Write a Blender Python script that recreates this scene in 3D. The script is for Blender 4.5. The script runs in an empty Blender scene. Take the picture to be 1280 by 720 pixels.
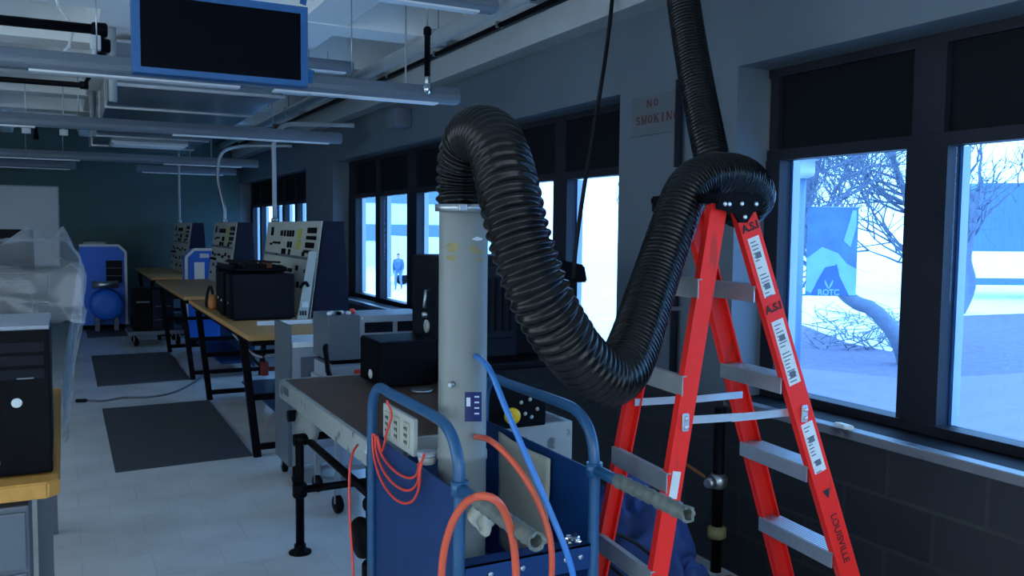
import bpy, bmesh, math, random
from mathutils import Vector, Matrix, noise
random.seed(7)
C = bpy.context.scene.collection
PI = math.pi
V = Vector

# ---------------------------------------------------------------- camera
FPX, CAMH = 1078.3, 1.6
yaw, pit, rol = math.radians(27.44), math.radians(3.873), math.radians(.622)
fw = V((math.sin(yaw)*math.cos(pit), math.cos(yaw)*math.cos(pit), -math.sin(pit)))
rt = V((math.cos(yaw), -math.sin(yaw), 0)); up = rt.cross(fw)
rt2 = math.cos(rol)*rt + math.sin(rol)*up; up2 = -math.sin(rol)*rt + math.cos(rol)*up
cd = bpy.data.cameras.new('camera'); cam = bpy.data.objects.new('camera', cd); C.objects.link(cam)
cam.matrix_world = Matrix(((rt2.x, up2.x, -fw.x, 0), (rt2.y, up2.y, -fw.y, 0), (rt2.z, up2.z, -fw.z, CAMH), (0, 0, 0, 1)))
cd.sensor_width = 36; cd.lens = FPX/1280*36; cd.clip_start = .05; cd.clip_end = 400
bpy.context.scene.camera = cam
def at(px, py, depth):                     # a measured point, from its sighting line and its distance
    return V((0, 0, CAMH)) + fw*depth + rt2*((px-640)/FPX*depth) - up2*((py-360)/FPX*depth)
def onz(px, py, z):
    d = at(px, py, 1) - V((0, 0, CAMH)); return V((0, 0, CAMH)) + d*((z-CAMH)/d.z)

# ---------------------------------------------------------------- materials
MATS = {}
def mat(name, col, rough=.6, metal=0, var=.15, scale=8, bump=0, spec=.5, stretch=None, dark=None, darkamt=.0, dscale=3):
    if name in MATS: return MATS[name]
    m = bpy.data.materials.new(name); m.use_nodes = True; MATS[name] = m
    nt = m.node_tree; n = nt.nodes; l = nt.links; b = n['Principled BSDF']
    b.inputs['Roughness'].default_value = rough; b.inputs['Metallic'].default_value = metal
    b.inputs['Specular IOR Level'].default_value = spec
    tc = n.new('ShaderNodeTexCoord'); mp = n.new('ShaderNodeMapping'); l.new(tc.outputs['Object'], mp.inputs['Vector'])
    if stretch: mp.inputs['Scale'].default_value = stretch
    nz = n.new('ShaderNodeTexNoise'); nz.inputs['Scale'].default_value = scale; nz.inputs['Detail'].default_value = 5
    l.new(mp.outputs['Vector'], nz.inputs['Vector'])
    mx = n.new('ShaderNodeMix'); mx.data_type = 'RGBA'
    a = [max(0, c*(1-var)) for c in col]; z = [min(1, c*(1+var)) for c in col]
    mx.inputs['A'].default_value = (*a, 1); mx.inputs['B'].default_value = (*z, 1)
    l.new(nz.outputs['Fac'], mx.inputs['Factor']); out = mx.outputs['Result']
    if dark:
        n2 = n.new('ShaderNodeTexNoise'); n2.inputs['Scale'].default_value = dscale; n2.inputs['Detail'].default_value = 7
        l.new(mp.outputs['Vector'], n2.inputs['Vector'])
        cr = n.new('ShaderNodeValToRGB'); cr.color_ramp.elements[0].position = .62-darkamt; cr.color_ramp.elements[1].position = .68-darkamt*.8
        l.new(n2.outputs['Fac'], cr.inputs['Fac'])
        m2 = n.new('ShaderNodeMix'); m2.data_type = 'RGBA'; l.new(cr.outputs['Color'], m2.inputs['Factor'])
        l.new(out, m2.inputs['A']); m2.inputs['B'].default_value = (*dark, 1); out = m2.outputs['Result']
    l.new(out, b.inputs['Base Color'])
    if bump:
        bp = n.new('ShaderNodeBump'); bp.inputs['Strength'].default_value = bump; bp.inputs['Distance'].default_value = .01
        l.new(nz.outputs['Fac'], bp.inputs['Height']); l.new(bp.outputs['Normal'], b.inputs['Normal'])
    return m
def brickmat(name, c1, c2, mortar, bw, bh, rough, axes, msize=.008, bump=.3):
    m = bpy.data.materials.new(name); m.use_nodes = True; nt = m.node_tree; n = nt.nodes; l = nt.links; b = n['Principled BSDF']
    tc = n.new('ShaderNodeTexCoord'); sp = n.new('ShaderNodeSeparateXYZ'); cb = n.new('ShaderNodeCombineXYZ')
    l.new(tc.outputs['Object'], sp.inputs[0]); l.new(sp.outputs[axes[0]], cb.inputs[0]); l.new(sp.outputs[axes[1]], cb.inputs[1])
    br = n.new('ShaderNodeTexBrick'); l.new(cb.outputs[0], br.inputs['Vector'])
    br.inputs['Color1'].default_value = (*c1, 1); br.inputs['Color2'].default_value = (*c2, 1); br.inputs['Mortar'].default_value = (*mortar, 1)
    br.inputs['Scale'].default_value = 1; br.inputs['Brick Width'].default_value = bw; br.inputs['Row Height'].default_value = bh; br.inputs['Mortar Size'].default_value = msize
    nz = n.new('ShaderNodeTexNoise'); nz.inputs['Scale'].default_value = 2.5; nz.inputs['Detail'].default_value = 6
    l.new(tc.outputs['Object'], nz.inputs['Vector'])
    mr = n.new('ShaderNodeMapRange'); mr.inputs['To Min'].default_value = .7; mr.inputs['To Max'].default_value = 1.3; l.new(nz.outputs['Fac'], mr.inputs['Value'])
    mx = n.new('ShaderNodeMix'); mx.data_type = 'RGBA'; mx.blend_type = 'MULTIPLY'; mx.inputs['Factor'].default_value = 1
    l.new(br.outputs['Color'], mx.inputs['A']); l.new(mr.outputs['Result'], mx.inputs['B']); l.new(mx.outputs['Result'], b.inputs['Base Color'])
    b.inputs['Roughness'].default_value = rough
    if bump:
        bp = n.new('ShaderNodeBump'); bp.inputs['Strength'].default_value = bump; bp.inputs['Distance'].default_value = .005; bp.invert = True
        l.new(br.outputs['Fac'], bp.inputs['Height']); l.new(bp.outputs['Normal'], b.inputs['Normal'])
    MATS[name] = m; return m
def glassmat(name, tint, fac=.06):
    m = bpy.data.materials.new(name); m.use_nodes = True; nt = m.node_tree; n = nt.nodes; l = nt.links
    n.remove(n['Principled BSDF']); o = n['Material Output']
    t = n.new('ShaderNodeBsdfTransparent'); t.inputs[0].default_value = (*tint, 1)
    g = n.new('ShaderNodeBsdfGlossy'); g.inputs['Roughness'].default_value = .02
    x = n.new('ShaderNodeMixShader'); x.inputs[0].default_value = fac
    l.new(t.outputs[0], x.inputs[1]); l.new(g.outputs[0], x.inputs[2]); l.new(x.outputs[0], o.inputs['Surface'])
    MATS[name] = m; return m
def filmmat(name, col, alpha):
    m = bpy.data.materials.new(name); m.use_nodes = True; nt = m.node_tree; n = nt.nodes; l = nt.links
    n.remove(n['Principled BSDF']); o = n['Material Output']
    t = n.new('ShaderNodeBsdfTransparent'); t.inputs[0].default_value = (.9, .93, .95, 1)
    d = n.new('ShaderNodeBsdfDiffuse'); d.inputs[0].default_value = (*col, 1)
    tr = n.new('ShaderNodeBsdfTranslucent'); tr.inputs[0].default_value = (*col, 1)
    g = n.new('ShaderNodeBsdfGlossy'); g.inputs['Roughness'].default_value = .22
    x1 = n.new('ShaderNodeMixShader'); x1.inputs[0].default_value = .4; l.new(d.outputs[0], x1.inputs[1]); l.new(tr.outputs[0], x1.inputs[2])
    x2 = n.new('ShaderNodeMixShader'); x2.inputs[0].default_value = .12; l.new(x1.outputs[0], x2.inputs[1]); l.new(g.outputs[0], x2.inputs[2])
    x3 = n.new('ShaderNodeMixShader'); x3.inputs[0].default_value = alpha; l.new(t.outputs[0], x3.inputs[1]); l.new(x2.outputs[0], x3.inputs[2])
    l.new(x3.outputs[0], o.inputs['Surface']); MATS[name] = m; return m

M_wall = mat('wall_paint', (.09, .118, .148), .55, var=.08, scale=3, bump=.05)
M_block = brickmat('dark_block', (.012, .0145, .020), (.015, .018, .024), (.026, .028, .031), .4, .2, .6, (1, 2))
M_backwall = mat('green_wall_paint', (.035, .085, .09), .6, var=.1, scale=2)
M_ceil = mat('ceiling_plaster', (.84, .86, .86), .8, var=.06, scale=4, bump=.05)
M_floor = brickmat('vinyl_tile', (.66, .68, .69), (.70, .72, .73), (.60, .62, .63), .305, .305, .22, (0, 1), .003, .05)
M_frame = mat('window_frame_paint', (.011, .013, .021), .5, var=.15, spec=.18)
M_panel = mat('blackout_panel', (.004, .005, .008), .7, var=.2, spec=.12)
M_sill = mat('sill_stone', (.14, .15, .17), .4, var=.2, dark=(.04, .042, .05), darkamt=.02, dscale=6)
M_glass = glassmat('window_glass', (.53, .755, 1.0))
M_glass2 = glassmat('plain_window_glass', (.93, .95, .96))
M_pale = mat('pale_outer_paint', (.42, .46, .5), .6, var=.05)
M_black = mat('black_plastic', (.003, .003, .005), .5, var=.2, spec=.07)
M_dark = mat('dark_enamel', (.006, .008, .014), .5, var=.25, spec=.1)
M_hose = mat('black_hose_rubber', (.003, .0035, .004), .25, var=.3, scale=30, spec=.23)
M_red = mat('red_fibreglass', (.84, .024, .018), .45, spec=.25, var=.06, scale=20, stretch=(1, 1, .2), dark=(.55, .03, .02), darkamt=-.02, dscale=14)
M_alu = mat('brushed_aluminium', (.62, .65, .68), .38, metal=.85, var=.1, scale=40)
M_alud = mat('dull_aluminium', (.30, .31, .31), .55, metal=.3, var=.2, scale=20)
M_steel = mat('galvanised_steel', (.45, .48, .5), .32, metal=.9, var=.2, scale=12)
M_tube = mat('grey_painted_tube', (.20, .222, .215), .5, var=.12, scale=6, dark=(.20, .21, .20), darkamt=-.03, dscale=9)
M_rust = mat('yellow_stain', (.25, .22, .10), .7, var=.3, scale=25)
M_blue = mat('cart_blue_enamel', (.006, .036, .135), .45, var=.2, scale=10, spec=.25)
M_bluet = mat('cart_tube_blue', (.015, .085, .20), .33, var=.25, scale=14, dark=(.05, .06, .07), darkamt=-.05, dscale=20)
M_bluem = mat('machine_blue', (.012, .15, .72), .45, var=.08)
M_white = mat('white_enamel', (.66, .7, .74), .5, var=.05)
M_offw = mat('off_white_board', (.42, .45, .42), .55, var=.08, scale=6)
M_wood = mat('varnished_wood', (.56, .28, .07), .42, spec=.2, var=.2, scale=6, stretch=(6, .6, 6))
M_woodl = mat('maple_worktop', (.47, .265, .10), .45, var=.15, spec=.2, scale=6, stretch=(6, .5, 6))
M_tabbr = mat('worn_brown_tabletop', (.105, .064, .048), .38, var=.3, scale=5, spec=.25, dark=(.03, .025, .025), darkamt=.02)
M_tabed = mat('chipped_grey_edge', (.33, .36, .35), .6, var=.15, scale=12, dark=(.10, .11, .11), darkamt=.02, dscale=16)
M_navy = mat('navy_enamel', (.003, .004, .02), .45, var=.15, spec=.2)
M_grey = mat('grey_machine_enamel', (.105, .13, .165), .45, var=.1)
M_grey2 = mat('light_grey_enamel', (.30, .34, .40), .4, var=.1)
M_mat = mat('rubber_mat', (.055, .064, .078), .65, var=.2, scale=60, bump=.2)
M_yel = mat('yellow_plastic', (.75, .50, .01), .4, var=.1)
M_yell = mat('yellow_label', (.45, .42, .06), .5, var=.2, scale=30)
M_cordr = mat('red_cord', (.70, .05, .03), .4, var=.1)
M_cordo = mat('orange_hose', (.62, .085, .035), .4, var=.1)
M_cordb = mat('blue_air_hose', (.03, .17, .50), .35, var=.1)
M_cord = mat('dark_cord', (.007, .008, .011), .5, var=.2, spec=.15)
M_cordg = mat('grey_cord', (.12, .13, .15), .5, var=.2)
M_tape = mat('grey_tape_wrap', (.13, .145, .13), .55, var=.3, scale=30, bump=.5, dark=(.10, .11, .10), darkamt=.02, dscale=12)
M_paper = mat('cream_paper', (.38, .38, .32), .75, var=.1, scale=5)
M_lab = mat('label_paper', (.62, .66, .66), .6, var=.12, scale=40)
M_bluel = mat('blue_label', (.008, .012, .10), .4, var=.1)
M_ink = mat('black_ink', (.015, .012, .012), .7, var=.1)
M_redink = mat('red_sign_paint', (.07, .016, .016), .7, var=.3, scale=30)
M_sign = mat('grubby_sign_board', (.085, .10, .115), .6, var=.12, scale=10)
M_wb = mat('whiteboard', (.52, .54, .55), .35, var=.03)
M_bag = mat('black_plastic_wrap', (.002, .003, .006), .4, var=.3, spec=.03)
M_btape = mat('blue_masking_tape', (.005, .09, .27), .5, var=.15)
M_fix = mat('fixture_grey_enamel', (.15, .185, .235), .45, var=.06)
M_lens = mat('white_lens', (.8, .84, .88), .4, var=.06, scale=20)
M_pipe = mat('painted_pipe', (.36, .40, .42), .5, var=.1)
M_chrome = mat('chrome', (.8, .82, .84), .12, metal=1, var=.03)
M_duct = mat('duct_sheet_steel', (.28, .33, .38), .25, metal=.9, var=.2, scale=3)
M_orange = mat('orange_component', (.35, .12, .03), .5, var=.2)
M_clothb = mat('blue_cloth', (.015, .04, .15), .8, var=.4, scale=8)
M_film = filmmat('plastic_film', (.56, .58, .62), .30)
M_ply = mat('pale_plywood', (.22, .2, .11), .6, var=.3, scale=4)
# outdoors: shade is painted into the near ground, sunlight into the far ground
M_asph = mat('shaded_driveway', (.17, .15, .25), .9, var=.12, scale=1.5)
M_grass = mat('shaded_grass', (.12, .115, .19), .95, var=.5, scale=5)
M_far = mat('painted_bright_ground', (.80, .83, .82), .9, var=.15, scale=.6)
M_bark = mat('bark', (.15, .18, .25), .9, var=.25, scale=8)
M_facade = mat('pale_facade', (.62, .68, .70), .8, var=.12, scale=.5)
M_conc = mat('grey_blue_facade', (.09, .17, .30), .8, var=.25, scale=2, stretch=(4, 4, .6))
M_win = mat('dark_facade_window', (.10, .16, .22), .2, var=.1)
M_post = mat('lamp_post_paint', (.12, .2, .32), .5, var=.1)
M_ban = mat('banner_blue', (.09, .17, .38), .8, var=.5, scale=3.2)
M_ban2 = mat('banner_pale_blue', (.22, .40, .62), .8, var=.3, scale=4)
M_ban3 = mat('banner_deep_blue', (.06, .125, .33), .8, var=.2, scale=4)
M_skin = mat('skin', (.45, .25, .2), .6, var=.1)
M_jkt = mat('navy_jacket', (.06, .11, .22), .8, var=.2)
M_trs = mat('dark_trousers', (.10, .16, .25), .8, var=.2)
M_hair = mat('dark_hair', (.03, .03, .035), .7, var=.2)

# ---------------------------------------------------------------- mesh helpers
OFF = {}
class MB:
    def __init__(s): s.bm = bmesh.new()
    def box(s, a, b, bev=0):
        x0, y0, z0 = [min(p, q) for p, q in zip(a, b)]; x1, y1, z1 = [max(p, q) for p, q in zip(a, b)]
        t = bmesh.new(); r = bmesh.ops.create_cube(t, size=1)
        bmesh.ops.transform(t, matrix=Matrix.Translation(((x0+x1)/2, (y0+y1)/2, (z0+z1)/2)) @ Matrix.Diagonal((x1-x0, y1-y0, z1-z0, 1)), verts=t.verts)
        if bev: bmesh.ops.bevel(t, geom=t.edges[:], offset=bev, segments=2, affect='EDGES', profile=.6)
        return s.merge(t)
    def merge(s, t):
        me = bpy.data.meshes.new('t'); t.to_mesh(me); t.free(); s.bm.from_mesh(me); bpy.data.meshes.remove(me); return s
    def bar(s, p0, p1, wd, w, h, bev=0):     # a beam from p0 to p1: width w along wd, height h across
        p0, p1, wd = V(p0), V(p1), V(wd); d = (p1-p0); L = d.length; d.normalize()
        wd = (wd - d*wd.dot(d)).normalized(); hd = d.cross(wd)
        t = bmesh.new(); bmesh.ops.create_cube(t, size=1); c = (p0+p1)/2
        m = Matrix(((wd.x*w, hd.x*h, d.x*L, c.x), (wd.y*w, hd.y*h, d.y*L, c.y), (wd.z*w, hd.z*h, d.z*L, c.z), (0, 0, 0, 1)))
        bmesh.ops.transform(t, matrix=m, verts=t.verts)
        if m.determinant() < 0: bmesh.ops.reverse_faces(t, faces=t.faces)
        if bev: bmesh.ops.bevel(t, geom=t.edges[:], offset=bev, segments=2, affect='EDGES')
        return s.merge(t)
    def cyl(s, p0, p1, r0, r1=None, n=20): return s.tube([p0, p1], [r0, r0 if r1 is None else r1], n, smooth=False)
    def tube(s, pts, r, n=12, smooth=True, cap=True):
        pts = [V(p) for p in pts]; N = len(pts); rs = r if isinstance(r, (list, tuple)) else [r]*N
        tg = [(pts[min(i+1, N-1)]-pts[max(i-1, 0)]).normalized() for i in range(N)]
        u = tg[0].orthogonal().normalized(); rings = []
        for i in range(N):
            u = (u - tg[i]*u.dot(tg[i])).normalized(); w = tg[i].cross(u)
            rings.append([s.bm.verts.new(pts[i] + (u*math.cos(2*PI*k/n) + w*math.sin(2*PI*k/n))*rs[i]) for k in range(n)])
        for i in range(N-1):
            for k in range(n):
                f = s.bm.faces.new((rings[i][k], rings[i][(k+1) % n], rings[i+1][(k+1) % n], rings[i+1][k])); f.smooth = True
        if cap:
            s.bm.faces.new(rings[0][::-1]); s.bm.faces.new(rings[-1])
        return s
    def lathe(s, prof, c, axis=(0, 0, 1), n=24):   # prof: (radius, height) list
        a = V(axis).normalized(); u = a.orthogonal().normalized(); w = a.cross(u); c = V(c)
        rings = [[s.bm.verts.new(c + a*h + (u*math.cos(2*PI*k/n)+w*math.sin(2*PI*k/n))*max(r, 1e-4)) for k in range(n)] for r, h in prof]
        for i in range(len(prof)-1):
            for k in range(n):
                f = s.bm.faces.new((rings[i][k], rings[i][(k+1) % n], rings[i+1][(k+1) % n], rings[i+1][k])); f.smooth = True
        s.bm.faces.new(rings[0][::-1]); s.bm.faces.new(rings[-1]); return s
    def prism(s, poly, d, bev=0):            # poly: 3-D points, extruded along vector d
        t = bmesh.new(); d = V(d); vs = [t.verts.new(V(p)) for p in poly]; f = t.faces.new(vs)
        r = bmesh.ops.extrude_face_region(t, geom=[f]); bmesh.ops.translate(t, vec=d, verts=[g for g in r['geom'] if isinstance(g, bmesh.types.BMVert)])
        bmesh.ops.recalc_face_normals(t, faces=t.faces)
        if bev: bmesh.ops.bevel(t, geom=t.edges[:], offset=bev, segments=2, affect='EDGES')
        return s.merge(t)
    def obj(s, name, m, parent=None, smooth=False):
        bmesh.ops.recalc_face_normals(s.bm, faces=s.bm.faces)
        off = OFF.get(parent, V((0, 0, 0))) if parent else V((0, 0, 0))
        if parent is None:
            zs = [v.co for v in s.bm.verts]; lo = [min(p[i] for p in zs) for i in range(3)]; hi = [max(p[i] for p in zs) for i in range(3)]
            off = V(((lo[0]+hi[0])/2, (lo[1]+hi[1])/2, lo[2]))
        bmesh.ops.translate(s.bm, vec=-off, verts=s.bm.verts)
        me = bpy.data.meshes.new(name); s.bm.to_mesh(me); s.bm.free()
        me.materials.append(m); o = bpy.data.objects.new(name, me); C.objects.link(o)
        if smooth:
            for p in me.polygons: p.use_smooth = True
        if parent: o.parent = parent
        else: o.location = off
        OFF[o] = off; return o
def tag(o, label, cat, group=None):
    o['label'] = label; o['category'] = cat
    if group: o['group'] = group
    return o
def thing(name, label, cat, loc, group=None):
    o = bpy.data.objects.new(name, None); C.objects.link(o); o.location = loc; o.empty_display_size = .1; OFF[o] = V(loc)
    return tag(o, label, cat, group)
def struct(name, parent_less=None, loc=(0, 0, 0)):
    o = bpy.data.objects.new(name, None); C.objects.link(o); o.location = loc; OFF[o] = V(loc); o['kind'] = 'structure'; return o
def stru(o): o['kind'] = 'structure'; return o
def dup(root, shift, label=None, name=None):
    def cp(o, par):
        c = o.copy(); C.objects.link(c)
        if par: c.parent = par
        for ch in o.children: cp(ch, c)
        return c
    r = cp(root, None); r.location = V(root.location) + V(shift)
    if label: r['label'] = label
    OFF[r] = r.location.copy(); return r
def catmull(P, step):
    P = [V(p) for p in P]; Q = [P[0]*2-P[1]] + P + [P[-1]*2-P[-2]]; dense = []
    for i in range(1, len(Q)-2):
        for k in range(40):
            t = k/40; a, b, c, d = Q[i-1], Q[i], Q[i+1], Q[i+2]
            dense.append(.5*((2*b)+(c-a)*t+(2*a-5*b+4*c-d)*t*t+(3*b-a-3*c+d)*t**3))
    dense.append(Q[-2]); out = [dense[0]]; acc = 0
    for a, b in zip(dense, dense[1:]):
        L = (b-a).length; pos = 0
        while L > 1e-9 and acc + (L-pos) >= step:
            pos += step-acc; acc = 0; out.append(a+(b-a)*(pos/L))
        acc += L-pos
    if (out[-1]-dense[-1]).length > step*.3: out.append(dense[-1])
    return out
def cord(P, r, step=.03, n=8): return MB().tube(catmull(P, step), r, n)
def text(s, size, loc, right, upv, m, name, parent=None, depth=.001, bold=0):
    cu = bpy.data.curves.new(name, 'FONT'); cu.body = s; cu.size = size; cu.extrude = depth; cu.align_x = 'CENTER'; cu.align_y = 'CENTER'; cu.offset = bold
    t = bpy.data.objects.new(name+'_src', cu); C.objects.link(t); dg = bpy.context.evaluated_depsgraph_get()
    me = bpy.data.meshes.new_from_object(t.evaluated_get(dg)); bpy.data.objects.remove(t)
    R, U = V(right).normalized(), V(upv).normalized(); N = R.cross(U); off = OFF.get(parent, V((0, 0, 0))); L = V(loc)-off
    me.transform(Matrix(((R.x, U.x, N.x, L.x), (R.y, U.y, N.y, L.y), (R.z, U.z, N.z, L.z), (0, 0, 0, 1))))
    me.materials.clear(); me.materials.append(m); o = bpy.data.objects.new(name, me); C.objects.link(o)
    if parent: o.parent = parent
    OFF[o] = off; return o

# ---------------------------------------------------------------- room shell
WI, WO = 2.77, 3.14                     # inner and outer faces of the window wall
BY, FY, LX = 15.8, -2.6, -5.6           # back wall, wall behind the camera, left wall
ZS, ZH, ZC = .80, 2.36, 3.30
stru(MB().box((LX-.2, FY-.2, -.15), (WO, BY+.2, 0)).obj('floor', M_floor))
bays = [(-1.6, 3.1), (4.05, 9.85), (11.1, 15.8)]
wr = MB().box((WI, FY-.2, ZH), (WO, BY+.2, ZC+.3))
prev = FY-.2
for a, b in bays:
    wr.box((WI, prev, ZS), (WO, a, ZH)); prev = b
wr.box((WI, prev, ZS), (WO, BY+.2, ZH))
wr = stru(wr.obj('wall_right', M_wall))
stru(MB().box((WI-.012, FY, 0), (WO, BY, ZS)).obj('trim_1', M_block))                # dark painted block dado under the windows
stru(MB().box((LX-.2, BY, 0), (WI, BY+.2, ZC+.3)).obj('wall_back', M_backwall))
wl = MB()
wl.box((LX-.2, FY-.2, 0), (LX, BY, .8)).box((LX-.2, FY-.2, 2.9), (LX, BY, ZC+.3))
for a, b in [(FY-.2, -1.8), (2.6, 3.2), (7.2, BY)]: wl.box((LX-.2, a, .8), (LX, b, 2.9))
stru(wl.obj('wall_left', M_wall))
wf = MB().box((LX, FY-.2, 0), (WI, FY, .7)).box((LX, FY-.2, 2.95), (WI, FY, ZC+.3))
for a, b in [(LX, -4.6), (-1.4, -1.0), (2.2, WI)]: wf.box((a, FY-.2, .7), (b, FY, 2.95))
stru(wf.obj('wall_front', M_wall))
# waffle ceiling: slab, ribs both ways
ce = MB().box((LX-.2, FY-.2, ZC), (WI+.1, BY+.2, ZC+.3))
def rib(horizontal, c, w=.32, d=.27):
    t = .07
    if horizontal: poly = [(LX, c-w/2-t, ZC), (LX, c-w/2, ZC-d), (LX, c+w/2, ZC-d), (LX, c+w/2+t, ZC)]; ce.prism(poly, (WI-LX, 0, 0))
    else: poly = [(c-w/2-t, FY, ZC), (c-w/2, FY, ZC-d), (c+w/2, FY, ZC-d), (c+w/2+t, FY, ZC)]; ce.prism(poly, (0, BY-FY, 0))
for k in range(-5, 6): rib(True, 6.28+1.55*k)
for k in range(-4, 2): rib(False, 1.66+1.25*k, .32, .262)
stru(ce.obj('ceiling', M_ceil))
# shallow beam ledge along the top of the window wall
stru(MB().box((2.63, FY, 2.76), (WI+.01, BY, 2.935), .006).obj('trim_2', M_pipe))
# windows
pane_sets = [[(2.33, 3.01), (1.45, 2.15), (.57, 1.27), (-.31, .39), (-1.5, -.49)],
             [(8.87, 9.58), (7.92, 8.72), (6.95, 7.66), (6.05, 6.8), (5.1, 5.87), (4.15, 4.92)],
             [(15.0, 15.6), (14.0, 14.85), (13.3, 13.85), (12.5, 13.15), (11.7, 12.35), (11.2, 11.55)]]
ZG0, ZG1 = .865, 1.935
for k, ((a, b), ps) in enumerate(zip(bays, pane_sets)):
    w = struct('window_%d' % (k+1), loc=(3.0, (a+b)/2, ZS))
    f = MB().box((2.96, a, ZS), (3.03, b, ZG0)).box((2.96, a, ZG1), (3.03, b, ZG1+.05)).box((2.96, a, ZH-.04), (3.06, b, ZH))
    edges = sorted(ps); y = a
    gaps = []
    for p, q in edges: gaps.append((y, p)); y = q
    gaps.append((y, b))
    for p, q in gaps: f.box((2.955, p, ZG0), (3.03, q, ZG1)); f.box((2.955, p+.02, ZG1+.05), (3.04, q-.02 if q-p > .05 else q, ZH-.04))
    f.obj('window_frame', M_frame, w)
    bl = MB()
    for (p, q), (p2, q2) in zip(gaps, gaps[1:]): bl.box((2.985, q-.02, ZG1+.05), (3.03, p2+.02, ZH-.04))
    bl.obj('blackout_panel', M_panel, w)
    for p, q in edges:
        MB().box((3.004, p, ZG0), (3.010, q, ZG1)).obj('pane', M_glass, w)
        MB().box((3.03, q-.012, ZG0), (3.075, q+.03, ZG1)).obj('outer_jamb', M_pale, w)
        MB().box((2.94, p-.03, ZG0-.016), (2.962, q+.03, ZG0)).obj('glazing_bead', M_frame, w)
    MB().box((2.78, a+.01, ZS), (2.96, b-.01, ZS+.022)).obj('sill_bed', M_panel, w)
    MB().box((2.725, a+.01, ZS-.012), (2.785, b-.01, ZS+.026), .006).obj('window_sill', M_sill, w)
w = struct('window_4', loc=(LX, 2.7, .8))  # unseen windows, added to let neutral daylight in from the left
for a, b in [(-1.8, 2.6), (3.2, 7.2)]:
    MB().box((LX-.11, a, .8), (LX-.10, b, 2.9)).obj('pane', M_glass2, w)
    MB().box((LX-.14, (a+b)/2-.04, .8), (LX-.06, (a+b)/2+.04, 2.9)).obj('window_frame', M_frame, w)
w = struct('window_5', loc=(-1.2, FY, .7))  # unseen windows behind the camera, added to light the near side of things
for a, b in [(-4.6, -1.4), (-1.0, 2.2)]:
    MB().box((a, FY-.11, .7), (b, FY-.10, 2.95)).obj('pane', M_glass2, w)
    MB().box(((a+b)/2-.04, FY-.14, .7), ((a+b)/2+.04, FY-.06, 2.95)).obj('window_frame', M_frame, w)

# ---------------------------------------------------------------- step ladder (fitted position)
lad = thing('step_ladder', 'open red fibreglass step ladder with aluminium steps under the black hose', 'ladder', (1.93, 2.12, 0))
RL = {(-1, 1): ((1.827, 2.006, 1.68), (2.401, 1.864, .0)), (-1, 0): ((1.743, 2.017, 1.68), (1.435, 1.996, 0)),
      (1, 1): ((1.860, 2.292, 1.68), (2.451, 2.300, .0)), (1, 0): ((1.776, 2.300, 1.68), (1.480, 2.391, 0))}
def rp(k, z):
    a, b = map(V, RL[k]); return a+(b-a)*((1.68-z)/1.68)
for (s, fr), (a, b) in RL.items():
    wd = V((math.cos(math.radians(-6.5)), math.sin(math.radians(-6.5)), 0))
    w = .072 if fr else .056
    nrm = V((-wd.y, wd.x, 0))*s          # outward of this side
    m = MB().bar(a, b, wd, w, .005)         # channel section: web and two flanges
    m.bm.transform(Matrix.Translation(nrm*-.0))
    inn = nrm*(-.013) if s == -1 else nrm*(-.013)
    for e in (-1, 1):
        ev = wd*(e*(w/2-.003)); m.bar(V(a)+ev-nrm*.013*(1), V(b)+ev-nrm*.013, wd, .006, .026)
    m.obj('front_rail' if fr else 'rear_rail', M_red, lad)
    MB().bar(rp((s, fr), .05), rp((s, fr), -.0)+V((0, 0, .002)), wd, w+.012, .04, .004).obj('foot', M_black, lad)
for z in (1.43, 1.143, .857, .57, .285):
    a, b = rp((-1, 1), z), rp((1, 1), z); d = (b-a).normalized(); a2, b2 = a+d*.006, b-d*.006
    x = V((d.y, -d.x, 0))
    m = MB().bar(a2, b2, x, .085, .006); m.bar(a2+x*.041-V((0, 0, .022)), b2+x*.041-V((0, 0, .022)), x, .004, .045).bar(a2-x*.041-V((0, 0, .022)), b2-x*.041-V((0, 0, .022)), x, .004, .045)
    for k in range(7): m.bar(a2+x*(-.036+.012*k)+V((0, 0, .004)), b2+x*(-.036+.012*k)+V((0, 0, .004)), x, .004, .004)
    m.obj('step', M_alu, lad)
    a, b = rp((-1, 0), z), rp((1, 0), z); d = (b-a).normalized()
    MB().bar(a-d*.004+V((-.031, 0, 0)), b+d*.004+V((-.031, 0, 0)), (0, 0, 1), .058, .004).bar(a+V((-.023, 0, .028)), b+V((-.023, 0, .028)), (1, 0, 0), .018, .004).obj('rear_brace', M_alud, lad)
cap = MB().prism([(1.700, 1.975, 1.685), (1.862, 1.955, 1.685), (1.892, 2.325, 1.685), (1.730, 2.345, 1.685)], (0, 0, .03), .006)
cap.prism([(1.705, 1.978, 1.70), (1.705, 1.978, 1.668), (1.765, 1.972, 1.655), (1.785, 1.970, 1.628), (1.81, 1.967, 1.628), (1.83, 1.964, 1.66), (1.860, 1.958, 1.668), (1.860, 1.958, 1.70)], (.001, .012, 0))
cap.prism([(1.735, 2.340, 1.70), (1.735, 2.340, 1.665), (1.81, 2.334, 1.635), (1.888, 2.322, 1.665), (1.888, 2.322, 1.70)], (-.001, -.012, 0))
tc = cap.obj('top_cap', M_black, lad)
for x, z in [(1.727, 1.682), (1.742, 1.682), (1.785, 1.684), (1.797, 1.645), (1.835, 1.684)]:
    MB().lathe([(.007, 0), (.007, .003), (.004, .006)], (x, 1.977-(x-1.705)*.125, z), (0, -1, 0), 10).obj('rivet', M_alu, tc)
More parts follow.
